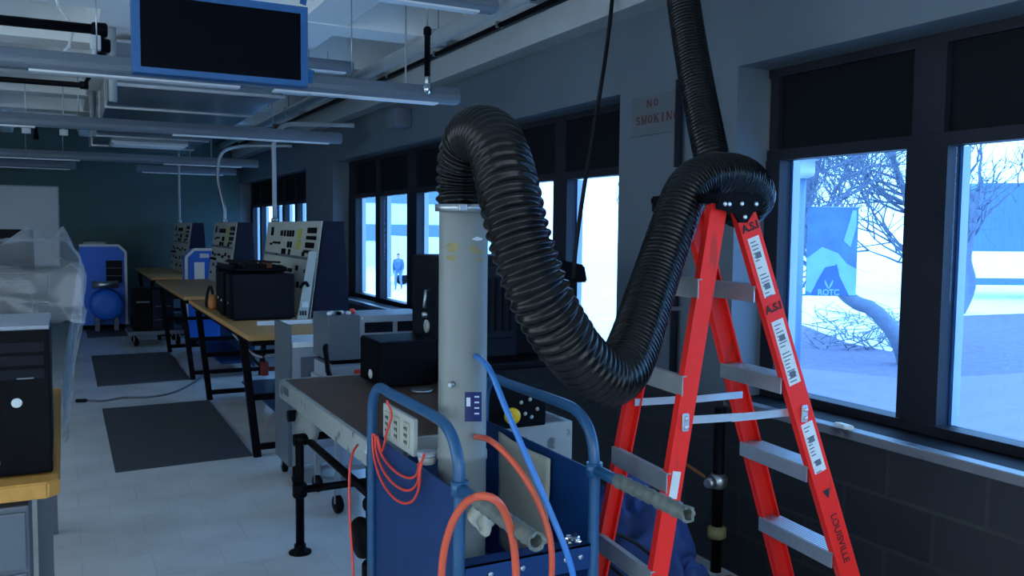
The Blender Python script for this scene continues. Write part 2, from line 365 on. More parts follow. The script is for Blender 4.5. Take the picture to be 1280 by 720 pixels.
for s in (-1, 1):                            # folding spreaders
    a, b = rp((s, 0), 1.035), rp((s, 1), 1.035); off = V((0, .022*(-s), 0)); mid = (a+b)/2
    MB().bar(a+off, mid+V((.03, 0, -.004))+off, (0, 0, 1), .024, .004).bar(mid+off*1.2-V((.03, 0, .004)), b+off*1.2, (0, 0, 1), .024, .004).lathe([(.01, 0), (.01, .004)], mid+off*1.2, (0, -1, 0), 10).obj('spreader_bar', M_alu, lad)
    for k in ((s, 0), (s, 1)):
        p = rp(k, 1.035); pl = MB().bar(p+V((0, .006*s, .027)), p+V((0, .006*s, -.027)), (1, 0, 0), .026, .008, .003)
        for dz in (.013, -.013): pl.lathe([(.007, 0), (.007, .005), (.003, .007)], p+V((0, .010*s, dz)), (0, s, 0), 10)
        pl.obj('spreader_plate', M_alu, lad)
def railframe(k):                            # outward side of the near front rail: (right along face, down-rail, normal)
    a, b = map(V, RL[k]); d = (b-a).normalized(); wd = V((math.cos(math.radians(-6.5)), math.sin(math.radians(-6.5)), 0)); wd = (wd-d*wd.dot(d)).normalized()
    return wd, d, wd.cross(d)
wd, dn, nn = railframe((-1, 1))
if nn.y > 0: nn = -nn
for z0, z1, w in [(1.585, 1.405, .042), (1.33, 1.13, .045), (1.005, .845, .045)]:
    st = MB().bar(rp((-1, 1), z0)+nn*.0035, rp((-1, 1), z1)+nn*.0035, wd, w, .0016).obj('warning_label', M_lab, lad)
    pr = MB(); L = z0-z1
    for k in range(int(L/.011)):
        q = rp((-1, 1), z0-.012-.011*k); ww = w*.75*random.uniform(.45, 1)
        if random.random() < .8: pr.bar(q+nn*.0048-wd*(w*.375-ww/2), q+nn*.0048-wd*(w*.375-ww/2)+dn*.0035, wd, ww, .0006)
    for zz in (z0-.045, z1+.04): pr.bar(rp((-1, 1), zz)+nn*.0048, rp((-1, 1), zz-.018)+nn*.0048, wd, w*.5, .0006)
    pr.obj('label_print', M_grey, st)
text('A.S.I', .034, rp((-1, 1), 1.615)+nn*.005, wd, -dn, M_ink, 'lettering', lad, .0006, .001)
text('A.S.I', .034, rp((-1, 1), 1.368)+nn*.005, wd, -dn, M_ink, 'lettering', lad, .0006, .001)
text('LOUISVILLE', .034, rp((-1, 1), .625)+nn*.005, dn, wd, mat('faded_red_ink', (.05, .006, .008), .7), 'lettering', lad, .0006, .0)
tri = rp((-1, 1), .775)+nn*.0042
MB().prism([tri-wd*.014-dn*.012, tri+wd*.014-dn*.012, tri+dn*.018], nn*.001).obj('maker_mark', M_ink, lad)
wd2, dn2, nn2 = railframe((-1, 0))
if nn2.y > 0: nn2 = -nn2
MB().bar(rp((-1, 0), .89)+nn2*.0035, rp((-1, 0), .81)+nn2*.0035, wd2, .028, .0016).obj('warning_label', M_lab, lad)

# ---------------------------------------------------------------- big black hose
HP = [(578, 262, 2.49), (578, 232, 2.49), (580, 200, 2.46), (590, 172, 2.40), (607, 168, 2.28), (622, 187, 2.17), (635, 235, 2.08), (650, 300, 2.04),
      (675, 370, 2.04), (712, 432, 2.10), (748, 468, 2.18), (772, 468, 2.24), (792, 432, 2.34), (820, 345, 2.52), (843, 278, 2.62), (863, 232, 2.70), (897, 217, 2.80), (930, 223, 2.90),
      (944, 246, 3.02), (925, 262, 3.14), (902, 240, 3.22), (888, 190, 3.28), (872, 110, 3.42), (857, 20, 3.55), (847, -60, 3.62)]
HPW = [at(*p) for p in HP]
path = catmull(HPW, .0035)
R0 = .0725; rs = []; ph = 0
for i, p in enumerate(path):
    s = i*.0035
    pitch = .0275 if s < 1.0 else (.0275-(s-1.0)/.35*.012 if s < 1.35 else .0155)
    ph += .0035/pitch*2*PI; amp = .0050 if s < 1.05 else .0028 if s < 2.6 else .0018
    rs.append(R0 - .0055*min(1, max(0, (s-1.2)/.5)) + amp*math.copysign(abs(math.sin(ph))**.85, math.sin(ph)))
hose = thing('duct_hose', 'long black ribbed duct hose looping from the grey tube over the ladder', 'hose', HPW[0])
MB().tube(path, rs, 40).obj('ribbed_hose', M_hose, hose)
cl = HPW[0]; cdir = (HPW[1]-HPW[0]).normalized()
cm = MB().tube([cl-V((0, 0, .006)), cl+V((0, 0, .014))], [.0795, .0795], 40)
q = cl + V((-.4, -.9, 0)).normalized()*.083
cm.box(q-V((.012, .008, .006)), q+V((.012, .008, .014)), .003)
cm.obj('hose_clamp', M_steel, hose)

# ---------------------------------------------------------------- grey tube on the cart
TX, TY = at(578, 500, 1).x, at(578, 500, 1).y; TY_ = 2.36; TX_ = TX/TY*TY_
TX, TY = TX_, TY_
tub = thing('fume_tube', 'tall grey painted metal tube standing upright in the blue cart', 'tube', (TX, TY, .42))
pf = [(.072, .42), (.073, .43), (.073, .905), (.0765, .908), (.0765, .93), (.073, .934), (.073, 1.672), (.071, 1.70)]
MB().lathe([(r, z-.42) for r, z in pf], (TX, TY, .42), n=48).obj('tube_body', M_tube, tub)
def tubept(px, py, r=.0735):
    o = V((0, 0, CAMH)); d = at(px, py, 1)-o; a = d.x**2+d.y**2; b = -2*(d.x*TX+d.y*TY); c = TX*TX+TY*TY-r*r
    t = (-b-math.sqrt(max(0, b*b-4*a*c)))/(2*a); return o+d*t
def patch(pix, r, th, ins, name, m, par):      # a curved patch on the tube
    b = MB(); gr = []
    (x0, y0), (x1, y1) = pix; n = 8
    for rr in (r, r+th): gr.append([[b.bm.verts.new(tubept(x0+(x1-x0)*i/n, y, rr)) for i in range(n+1)] for y in (y0, y1)])
    for i in range(n):
        b.bm.faces.new((gr[1][0][i], gr[1][0][i+1], gr[1][1][i+1], gr[1][1][i])); b.bm.faces.new((gr[0][0][i], gr[0][0][i+1], gr[0][1][i+1], gr[0][1][i]))
    return b.obj(name, m, par)
lb = patch(((581, 490), (602, 527)), .0738, .001, 0, 'blue_label', M_bluel, tub)
for y in (495, 502, 509, 516): patch(((593, y), (599, y+2)), .0752, .0006, 0, 'label_print', M_white, lb)
patch(((583, 497), (588, 508)), .0752, .0006, 0, 'label_print', M_white, lb)
random.seed(3)
for (x0, x1, y0, y1) in [(553, 576, 303, 316), (556, 572, 318, 326), (586, 598, 306, 314), (589, 606, 312, 318), (590, 603, 296, 301), (592, 606, 323, 327)]:
    b = MB(); c = [(x0+x1)/2, (y0+y1)/2]; pts = []
    for k in range(14):
        a = 2*PI*k/14; rr = random.uniform(.65, 1.1); pts.append(tubept(c[0]+math.cos(a)*(x1-x0)/2*rr, c[1]+math.sin(a)*(y1-y0)/2*rr, .0739))
    ctr = b.bm.verts.new(tubept(c[0], c[1], .0742)); vs = [b.bm.verts.new(p) for p in pts]
    for k in range(14): b.bm.faces.new((ctr, vs[k], vs[(k+1) % 14]))
    b.obj('stain', M_rust if y1 > 302 else M_white, tub)
for px, py in [(596, 446), (596, 546), (566, 480)]:
    p = tubept(px, py, .072); nrm = V((p.x-TX, p.y-TY, 0)).normalized()
    MB().lathe([(.009, 0), (.009, .012), (.006, .014), (.006, .022)], p, nrm, 12).obj('hose_nipple', M_steel, tub)

# ---------------------------------------------------------------- blue cart
cart = thing('hand_cart', 'blue tube framed hand cart with taped handles beside the ladder', 'cart', (1.145, 2.45, 0))
for X, tail in ((.93, 'near'), (1.36, 'far')):
    yN, yF, zt = 2.085, 2.83, 1.065
    pts = [(X, yF, .12), (X, yF, .6), (X, yF, .93), (X, yF-.02, 1.02), (X, yF-.08, zt), (X, yF-.2, zt), (X, yN+.2, zt), (X, yN+.09, zt-.012), (X, yN+.025, zt-.06), (X, yN, zt-.15), (X, yN, .7), (X, yN, .12)]
    MB().tube(catmull(pts, .02), .0165, 16).obj('frame_tube', M_bluet, cart)
    h = MB().tube([(X, yN, .905), (X, yN-.10, .903), (X, yN-.16, .902)], [.0165, .0165, .0165], 16).obj('handle', M_bluet, cart)
    ts = []; trs = []
    for k in range(26):
        t = k/25; ts.append((X, yN-.12-.30*t, .903-.004*t)); trs.append(.0195+.0028*math.sin(k*2.1)+random.uniform(-.0008, .0012))
    g = MB().tube(ts, trs, 14, cap=False)
    e = V(ts[-1]); n = 14                      # ragged open tape end
    o1 = [g.bm.verts.new(e+V((math.cos(2*PI*k/n)*.0225, -random.uniform(.002, .016), math.sin(2*PI*k/n)*.0225))) for k in range(n)]
    o2 = [g.bm.verts.new(e+V((math.cos(2*PI*k/n)*.0150, -random.uniform(.000, .012), math.sin(2*PI*k/n)*.0150))) for k in range(n)]
    o3 = [g.bm.verts.new(e+V((math.cos(2*PI*k/n)*.0130, .05, math.sin(2*PI*k/n)*.0130))) for k in range(n)]
    o0 = [g.bm.verts.new(e+V((math.cos(2*PI*k/n)*.0200, .004, math.sin(2*PI*k/n)*.0200))) for k in range(n)]
    for A, B in ((o0, o1), (o1, o2), (o2, o3)):
        for k in range(n): g.bm.faces.new((A[k], A[(k+1) % n], B[(k+1) % n], B[k]))
    g.bm.faces.new(o3)
    g.obj('taped_grip', M_tape, h)
    b = MB().lathe([(.024, -.02), (.024, .02)], (X, yN, .905), (0, 0, 1), 16); b.obj('weld_collar', M_bluet, cart)
sp = MB().box((.934, 2.10, .16), (.940, 2.83, .885)).box((.934, 2.80, .16), (.965, 2.83, .885))
for z in (.3, .55): sp.box((.934, 2.10, z), (.936, 2.83, z+.004))
sp.obj('side_panel', M_blue, cart)
sp = MB().box((1.350, 2.10, .16), (1.356, 2.83, .905)).box((1.325, 2.80, .16), (1.356, 2.83, .905)); sp.obj('side_panel', M_blue, cart)
MB().box((.94, 2.815, .16), (1.35, 2.821, .80)).obj('end_panel', M_blue, cart)
tr = MB().box((.94, 2.10, .40), (1.35, 2.815, .418)).box((.945, 2.075, .615), (1.345, 2.083, .688)).box((.945, 2.075, .682), (1.345, 2.13, .688)); tr = tr.obj('deck', M_blue, cart)
bo = MB()
for x in (1.02, 1.12, 1.26, 1.31): bo.lathe([(.008, 0), (.008, .004), (.004, .006)], (x, 2.075, .655), (0, -1, 0), 10)
bo.obj('bolt', M_steel, tr)
for X in (.97, 1.32):
    for y in (2.16, 2.78):
        w = MB().lathe([(.03, -.02), (.078, -.018), (.082, -.008), (.082, .008), (.078, .018), (.03, .02)], (X, y, .083), (1, 0, 0), 24).obj('wheel', M_black, cart)
        MB().box((X-.03, y-.012, .075), (X-.024, y+.012, .20)).box((X+.024, y-.012, .075), (X+.03, y+.012, .20)).box((X-.03, y-.03, .155), (X+.03, y+.03, .165)).obj('caster_fork', M_steel, w)
# papers, block and hoses on the cart
pa = MB(); G = []; random.seed(11)
n = 12
for i in range(n+1):
    row = []
    for j in range(n+1):
        u, v = i/n, j/n
        row.append(pa.bm.verts.new((1.338-.012*math.sin(u*3.1)-.01*noise.noise(V((u*3, v*4, 1)))-.012*v*u, 2.66-.36*u-.01*v, .895-.01*u-.40*v)))
    G.append(row)
for i in range(n):
    for j in range(n): pa.bm.faces.new((G[i][j], G[i+1][j], G[i+1][j+1], G[i][j+1])).smooth = True
po = pa.obj('paper_sack', M_paper); tag(po, 'crumpled cream paper hanging inside the cart beside the red hose', 'paper')
so = po.modifiers.new('thick', 'SOLIDIFY'); so.thickness = .004
blk = thing('outlet_plate', 'cream plastic plate with slots hooked on the cart frame above the red cord coil', 'plate', (.955, 2.62, .86))
bb = MB().box((.956, 2.50, .885), (.972, 2.79, 1.005), .004); bb.obj('plate_body', M_offw, blk)
for y in (2.555, 2.645, 2.735):
    MB().box((.950, y-.024, .905), (.957, y+.024, .985), .003).obj('outlet_face', M_paper, blk)
    for z in (.922, .944, .966): MB().box((.9485, y-.012, z-.006), (.951, y-.004, z+.006)).box((.9485, y+.004, z-.004), (.951, y+.012, z+.004)).obj('slot', M_ink, blk)
cup = thing('cup', 'small white cup lid on the cart rim left of the grey tube', 'cup', (.972, 2.42, .885))
MB().lathe([(.026, 0), (.030, .02), (.030, .028)], (.972, 2.42, .885), n=20).obj('cup_body', M_offw, cup)
MB().lathe([(.031, .022), (.032, .026), (.032, .036), (.026, .038)], (.972, 2.42, .885), n=20).obj('cup_lid', M_grey2, cup)
Y0 = 2.60
P = [(.925, 2.66, 1.04)]
P += [(.940, 2.655, .99), (.928, 2.67, .93), (.922, 2.70, .86)]
for k, (cy, cz, ry, rz) in enumerate([(2.545, .905, .19, .075), (2.54, .905, .205, .115), (2.535, .905, .22, .155)]):
    for j in range(13):
        a = PI*j/12 if k % 2 == 0 else PI*(1-j/12)
        P.append((.918-.005*k, cy+ry*math.cos(a), cz-rz*math.sin(a)**.8))
P.append((.926, 2.33, .94))
co = cord(P, .0042, .012).obj('cord_coil', M_cordr); tag(co, 'thin red cord coiled on the blue cart side panel', 'cord')
def px(*L): return [at(*p) for p in L]
tag(cord(px((447, 556, 2.95), (441, 566, 2.90), (437, 590, 2.86), (437, 640, 2.84), (440, 690, 2.82), (443, 740, 2.8), (448, 800, 2.8)), .0042, .02).obj('cord', M_cordr), 'thin red cord hanging off the corner of the worn table', 'cord')
a = tubept(596, 446, .095)
tag(cord([tubept(596, 446, .075), a]+px((612, 462, 2.38), (632, 510, 2.33), (660, 575, 2.29), (688, 640, 2.26), (708, 690, 2.25), (718, 730, 2.26), (722, 790, 2.3)), .0085, .015, 12).obj('air_hose', M_cordb), 'blue air hose curving down from the upper nipple of the grey tube', 'hose')
a = tubept(596, 546, .095)
tag(cord([tubept(596, 546, .075), a]+px((615, 552, 2.36), (645, 582, 2.31), (670, 622, 2.28), (686, 665, 2.27), (690, 705, 2.27), (687, 760, 2.28)), .0085, .015, 12).obj('air_hose', M_cordo), 'orange-red hose running from the lower nipple of the grey tube past the cream paper', 'hose')
tag(cord(px((551, 780, 2.10), (552, 720, 2.08), (556, 684, 2.06), (567, 650, 2.03), (584, 627, 1.99), (604, 620, 1.94), (622, 627, 1.95), (634, 648, 1.99), (642, 680, 2.02), (645, 720, 2.04), (646, 790, 2.05)), .0095, .015, 12).obj('air_hose', M_cordo), 'orange-red hose looped over the left taped cart handle', 'hose')
fo = MB(); c = V((1.30, 2.10, .700)); random.seed(5)
bmesh.ops.create_icosphere(fo.bm, subdivisions=3, radius=.022)
for v in fo.bm.verts: v.co = v.co*(1+.5*noise.noise(v.co*90)) ; v.co.z *= .7; v.co += c+V((0, 0, .0))
tag(fo.obj('foil_scrap', M_chrome), 'crumpled scrap of foil on the cart front rail', 'foil')
gl = MB()                                     # grey rag under left handle
G = []
for i in range(9):
    G.append([gl.bm.verts.new((.955+.06*(i/8)+.01*math.sin(j), 2.06+.012*math.sin(i*1.3+j*.6), .875-.105*(j/8)*(1-.5*abs(i/8-.5)))) for j in range(9)])
for i in range(8):
    for j in range(8): gl.bm.faces.new((G[i][j], G[i+1][j], G[i+1][j+1], G[i][j+1])).smooth = True
go = gl.obj('rag', M_paper); tag(go, 'pale rag hanging behind the left taped cart handle', 'rag'); so = go.modifiers.new('thick', 'SOLIDIFY'); so.thickness = .004

# ---------------------------------------------------------------- worn table with pipe legs and the dark machine on it
tab = thing('work_table', 'worn brown work table with chipped pale edge and black pipe legs', 'table', (1.34, 3.55, 0))
MB().box((.945, 2.87, .83), (1.745, 4.24, .852)).obj('tabletop', M_tabbr, tab)
ed = MB().box((.925, 2.86, .765), (.947, 4.245, .853), .003).box((.925, 2.855, .765), (1.2, 2.877, .853), .003).box((1.19, 2.853, .70), (1.755, 2.877, .853), .003).box((.925, 4.238, .765), (1.755, 4.26, .853), .003).box((1.735, 2.86, .765), (1.757, 4.25, .853), .003)
ed = ed.obj('table_edge', M_tabed, tab)
MB().box((.922, 4.06, .80), (.926, 4.16, .835)).obj('stencil_mark', M_grey, ed)
br = MB()                                     # splintered near corner
for k in range(14):
    p = V((.93+random.uniform(-.01, .02), 2.865+random.uniform(-.012, .01), .77+.075*k/14)); br.bar(p, p+V((random.uniform(-.02, .01), -random.uniform(.002, .006), random.uniform(-.01, .01))), (0, 0, 1), .012, .004)
br.obj('splintered_corner', M_lab, ed)
for x, y in ((1.0, 4.16), (1.0, 3.05), (1.68, 4.16), (1.68, 3.05)):
    l = MB().cyl((x, y, .012), (x, y, .78), .021, n=16).lathe([(.03, .28), (.036, .29), (.036, .34), (.03, .35)], (x, y, 0), n=16).lathe([(.028, .20), (.033, .21), (.033, .23), (.028, .24)], (x, y, .35), n=16)
    l.obj('leg', M_black, tab)
    MB().lathe([(.055, 0), (.055, .008), (.03, .014), (.028, .045)], (x, y, 0), n=20).obj('foot_flange', M_black, tab)
for y in (4.16, 3.05): MB().cyl((1.0, y, .315), (1.68, y, .315), .019, n=14).cyl((1.0, y, .575), (1.68, y, .575), .019, n=14).obj('cross_pipe', M_black, tab)
for x in (1.0, 1.68): MB().cyl((x, 4.16, .60), (x, 3.05, .60), .017, n=14).obj('cross_pipe', M_black, tab)
MB().lathe([(.02, -.03), (.085, -.022), (.095, -.01), (.095, .012), (.085, .02), (.02, .03)], (1.0, 4.02, .66), (1, .25, 0), 26).obj('hand_wheel', M_tabed, tab)
for yy in (4.10, 3.98): MB().cyl((.93, yy, .70-.09*(yy < 4)), (1.02, yy, .70-.09*(yy < 4)), .028, n=16).obj('pipe_stub', M_black, tab)
MB().lathe([(.02, -.02), (.075, -.016), (.08, 0), (.075, .016), (.02, .02)], (.985, 3.12, .42), (1, .1, 0), 24).obj('hand_wheel', M_black, tab)

bx = thing('instrument_box', 'small black box with flat top on the worn table left of the grey tube', 'box', (1.45, 3.96, .852))
MB().box((1.29, 3.80, .862), (1.575, 4.11, 1.065), .006).obj('box_body', M_black, bx)
MB().box((1.295, 3.806, 1.065), (1.57, 4.104, 1.072), .002).obj('lid', M_dark, bx)
for x in (1.33, 1.54): MB().cyl((x, 3.85, .853), (x, 3.85, .864), .012, n=10).obj('rubber_foot', M_black, bx)
MB().lathe([(.02, 0), (.024, .006), (.012, .012)], (1.289, 3.93, .905), (-1, 0, 0), 14).obj('badge', M_lab, bx)
dish = MB().lathe([(.045, 0), (.055, .012), (.05, .014), (.04, .006)], (1.44, 3.66, .853), n=20).obj('dish', M_steel); tag(dish, 'small metal dish on the worn table before the black box', 'dish')

mc = thing('shop_machine', 'large dark machine on the worn table behind the ribbed hose', 'machine', (2.0, 3.9, .852))
MB().box((1.60, 3.62, .853), (1.735, 4.20, .95), .012).box((1.60, 3.62, .93), (2.30, 4.20, .97), .012).obj('machine_bed', M_black, mc)
MB().box((1.585, 3.82, .95), (2.02, 4.18, 1.47), .02).box((1.62, 3.80, 1.06), (1.98, 3.83, 1.42), .006).obj('headstock', M_dark, mc)
MB().box((2.02, 3.86, .95), (2.34, 4.16, 1.33), .02).obj('motor_housing', M_black, mc)
MB().prism([(2.16, 3.80, 1.33), (2.42, 3.80, 1.33), (2.40, 3.80, 1.42), (2.20, 3.80, 1.46)], (0, .3, 0), .008).obj('hood', M_black, mc)
rb = MB()
for k in range(9): rb.box((1.64+.04*k, 3.79, 1.10), (1.655+.04*k, 3.80, 1.36))
rb.obj('cooling_fins', M_black, mc)
cb_ = thing('control_box', 'small black control box with round yellow knob behind the cart', 'control box', (1.66, 3.1, .853))
kn = onz(641, 519, .912)
MB().box((kn.x-.10, kn.y+.03, .853), (kn.x+.16, kn.y+.28, 1.0), .008).obj('box_body', M_black, cb_)
MB().lathe([(.012, 0), (.026, .003), (.031, .010), (.031, .020), (.026, .025), (.012, .027)], (kn.x, kn.y, kn.z), (-.55, -.8, 0), 22).obj('yellow_knob', M_yel, cb_)
MB().cyl((kn.x, kn.y, kn.z), (kn.x+.02, kn.y+.035, kn.z), .01, n=10).obj('knob_shaft', M_steel, cb_)
for a_, b_ in [(651, 503), (662, 499), (671, 511), (656, 517), (664, 521)]:
    q = at(a_, b_, 1); q = V((0, 0, CAMH))+(q-V((0, 0, CAMH)))*((kn.y+.028)/q.y)
    MB().lathe([(.006, 0), (.008, .004), (.003, .007)], q, (0, -1, 0), 10).obj('terminal', M_offw, cb_)
lv = MB().tube([(1.584, 3.9, 1.30), (1.545, 3.88, 1.30), (1.53, 3.86, 1.22)], .008, 10).lathe([(.012, 0), (.016, .012), (.012, .026)], (1.53, 3.855, 1.2), (0, 0, -1), 12); lv.obj('lever', M_steel, mc)
MB().lathe([(.03, 0), (.034, .008), (.02, .014)], (1.584, 3.95, 1.12), (-1, 0, 0), 16).obj('dial', M_offw, mc)

pc_ = thing('power_drop_cord', 'long black power cord dropping from the ceiling to the dark machine', 'cord', (2.3, 3.9, 1.40))
cp = [at(770, -90, 4.55), at(766, -10, 4.55), at(757, 70, 4.5), at(744, 150, 4.45), at(731, 230, 4.42), at(721, 300, 4.4), at(717, 345, 4.4), at(716, 372, 4.4)]
cord(cp, .011, .03, 10).obj('cable', M_cord, pc_)
MB().lathe([(.018, -.03), (.022, -.02), (.022, .05), (.014, .07)], at(716, 365, 4.4), (0, 0, 1), 14).obj('plug', M_black, pc_)

wt = thing('storage_bin', 'white enamelled bin on the floor under the worn table behind the cart', 'bin', (1.535, 3.27, 0))
x0, x1, y0, y1 = 1.42, 1.65, 3.09, 3.45
MB().box((x0, y0, .02), (x1, y1, .72), .01).obj('bin_body', M_white, wt)
MB().box((x0-.01, y0-.01, .715), (x1+.01, y1+.01, .742), .006).obj('bin_lid', M_white, wt)
tag(cord([(1.46, 3.20, .748), (1.50, 3.17, .749), (1.54, 3.16, .749), (1.59, 3.15, .749), (1.62, 3.17, .749)], .005, .01).obj('cord', M_cord), 'short black cord end lying on the white bin lid', 'cord')

# ---------------------------------------------------------------- workbenches, consoles
def bench(y0, y1, label):
    b = thing('workbench', label, 'workbench', (1.5, (y0+y1)/2, 0), 'workbenches along the windows')
    MB().box((1.04, y0, .865), (2.02, y1, .90), .004).obj('worktop', M_woodl, b)
    MB().box((1.07, y0+.05, .825), (1.99, y1-.05, .865)).obj('apron', M_black, b)
    for y in (y0+.40, y1-.40):
        MB().bar((1.075, y, .83), (1.165, y, 0.0), (0, 1, 0), .05, .05).obj('leg', M_black, b)
        MB().bar((1.94, y, .83), (1.86, y, 0.0), (0, 1, 0), .05, .05).obj('leg', M_black, b)
        MB().box((1.15, y-.02, .05), (1.87, y+.02, .09)).box((1.12, y-.02, .40), (1.90, y+.02, .44)).obj('leg_rail', M_black, b)
    MB().box((1.78, y0+.40, .10), (1.80, y1-.40, .83)).obj('back_panel', M_blue, b)
    MB().box((1.45, y0+.42, .14), (1.78, y1-.42, .16)).obj('lower_shelf', M_blue, b)
    return b
b1 = bench(5.67, 8.68, 'nearest maple topped workbench with black legs and black computer towers on it')
b2 = bench(9.06, 12.07, 'middle maple topped workbench with black legs behind the black towers')
b3 = bench(12.58, 15.55, 'farthest maple topped workbench with black legs near the green back wall')
def console(xo, y0, y1, label):
    c = thing('training_console', label, 'console', (1.85+xo, (y0+y1)/2, .90), 'electrical consoles on the workbenches')
    xb, xt, zb, zt = 1.69+xo, 1.79+xo, .90, 1.65
    for y in (y0, y1-.02): MB().prism([(xb, y, zb), (2.0+xo, y, zb), (1.955+xo, y, zt), (xt, y, zt)], (0, .02, 0)).obj('side_panel', M_navy, c)
    MB().prism([(xt+.01, y0+.02, zt-.02), (1.955+xo, y0+.02, zt-.02), (1.955+xo, y0+.02, zt), (xt+.01, y0+.02, zt)], (0, y1-y0-.04, 0)).prism([(1.98+xo, y0+.02, zb), (1.995+xo, y0+.02, zb), (1.95+xo, y0+.02, zt-.02), (1.935+xo, y0+.02, zt-.02)], (0, y1-y0-.04, 0)).obj('rear_cover', M_navy, c)
    MB().prism([(xb-.006, y0, zb), (xb+.01, y0, zb), (xt+.01, y0, zt), (xt-.006, y0, zt)], (0, y1-y0, 0)).obj('face_panel', M_offw, c)
    L = y1-y0
    def at_(u, v):                            # u: 0 at the near end .. 1 far end, v: 0 bottom .. 1 top
        return V((xb-.007+(xt-xb)*v, y0+L*u, zb+(zt-zb)*v))
    sl = V((xt-xb, 0, zt-zb)).normalized()
    def dev(name, u, v, w, h, d, m):
        p = at_(u, v); MB().bar(p-sl*h/2, p+sl*h/2, (0, 1, 0), w, d*2).obj(name, m, c)
    MB().bar(at_(.01, .60), at_(.99, .60), (0, 0, 1), .024, .02).obj('divider_rail', M_grey, c)
    for u, v, w, h in [(.08, .90, .30, .045), (.08, .82, .33, .03), (.09, .74, .29, .045), (.12, .67, .25, .025), (.18, .64, .05, .035)]: dev('breaker_strip', u+.04, v, w*.8, h, .015, M_black)
    for v in (.86, .74): dev('warning_plate', .33, v, .11, .08, .006, M_yell)
    for u in (.44, .49, .54, .60): dev('meter', u, .86, .035, .055, .012, M_black)
    for u in (.46, .51): dev('meter', u, .73, .035, .055, .012, M_black)
    for u in (.47, .56, .60): dev('switch', u, .645, .03, .05, .014, M_black)
    for u, v, w, h in [(.70, .74, .10, .02), (.78, .74, .12, .02), (.86, .88, .06, .08), (.66, .86, .05, .05), (.70, .60, .04, .02), (.86, .72, .06, .02)]: dev('switch', u, v, w, h, .013, M_black)
    for u, v, w, h in [(.14, .46, .10, .03), (.30, .48, .05, .04), (.42, .44, .12, .035), (.60, .46, .16, .03), (.78, .45, .10, .03), (.9, .47, .04, .04), (.25, .30, .04, .05), (.40, .28, .05, .05), (.62, .26, .10, .03), (.8, .28, .06, .04), (.88, .14, .08, .03), (.3, .13, .1, .03), (.55, .12, .08, .04)]: dev('terminal_block', u, v, w, h, .012, M_black)
    for u in (.72, .84): MB().lathe([(.016, 0), (.02, .01), (.016, .02), (.01, .05)], at_(u, .38), (-1, 0, .1), 12).obj('knob', M_black, c)
    return c
console(0, 6.65, 8.64, 'nearest slanted cream console panel with navy side and yellow plates')
console(0, 10.37, 12.0, 'middle slanted cream console panel with navy side on its own workbench')
console(-.12, 13.43, 15.5, 'farthest slanted cream console panel before the green back wall')
# poles and flexible feeds down to the consoles
for x, y, lab in [(1.84, 8.62, 'grey steel conduit pole dropping to the nearest console'), (1.60, 14.3, 'thin grey conduit pole dropping to the farthest console')]:
    r = .022 if y < 9 else .018
    cpole = thing('conduit_pole', lab, 'pole', (x, y, 1.65), 'conduit poles over the consoles')
    pts = [(x, y, 1.645), (x, y, 2.2), (x, y, 2.42), (x+.03, y, 2.53), (x+.12, y, 2.60), (x+.3, y, 2.62), (2.64, y, 2.64)] if y < 9 else [(x, y, 1.645), (x, y, 2.3), (x, y, 3.04)]
    MB().tube(catmull(pts, .03), r, 14).obj('pole', M_pipe, cpole)
    MB().lathe([(r+.012, 0), (r+.012, .03), (r, .04)], (x, y, 1.65), n=16).obj('floor_flange', M_steel, cpole)
fx = thing('flexible_conduit', 'shiny flexible conduit hanging down to the middle console', 'conduit', (1.8, 11.6, 1.65))
pts = [(1.80, 11.35, 1.645), (1.80, 11.35, 1.82), (1.775, 11.42, 2.0), (1.75, 11.5, 2.2), (1.76, 11.5, 2.4), (1.82, 11.5, 2.55), (2.0, 11.5, 2.62), (2.3, 11.4, 2.64), (2.64, 11.3, 2.65)]
pp = catmull(pts, .008); MB().tube(pp, [.022+.003*math.sin(i*1.7) for i in range(len(pp))], 12).obj('conduit_body', M_steel, fx)
MB().lathe([(.035, 0), (.035, .03), (.024, .04)], (1.80, 11.35, 1.65), n=16).obj('connector', M_steel, fx)

# computer towers on the nearest bench, clutter on top
def tower(x, y0, w, label, d=.47, h=.345, z=.90):
    t = thing('computer_tower', label, 'computer', (x+d/2, y0+w/2, z), 'computers on the nearest workbench')
    MB().box((x+.02, y0, z+.012), (x+d, y0+w, z+h), .005).obj('case', M_dark, t)
    f = MB().box((x-.005, y0, z+.012), (x+.02, y0+w, z+h), .006).obj('front_bezel', M_black, t)
    for k in range(3): MB().box((x-.009, y0+.02, z+h-.06-.05*k), (x-.004, y0+w-.02, z+h-.02-.05*k), .002).obj('drive_bay', M_dark, f)
    MB().lathe([(.010, 0), (.010, .004)], (x-.004, y0+w/2, z+.13), (-1, 0, 0), 12).obj('power_button', M_lab, f)
    for yy in (y0+.02, y0+w-.02): MB().box((x+.02, yy-.012, z), (x+d-.02, yy+.012, z+.014)).obj('case_foot', M_black, t)
    return t
tower(1.085, 6.60, .19, 'nearest black computer tower at the right end of the row on the maple workbench')
tower(1.08, 6.88, .18, 'second black computer tower in the row on the maple workbench')
tower(1.10, 7.16, .20, 'farthest black computer tower in the row on the maple workbench', h=.36)
tp = thing('parts_tray', 'dark tray of tangled parts lying across the black computer towers', 'tray', (1.33, 6.98, 1.245))
MB().box((1.10, 6.62, 1.262), (1.50, 7.33, 1.270)).box((1.10, 6.62, 1.262), (1.115, 7.33, 1.31)).box((1.485, 6.62, 1.262), (1.50, 7.33, 1.30)).box((1.10, 6.62, 1.262), (1.50, 6.632, 1.285)).obj('tray_body', M_black, tp)
random.seed(21)
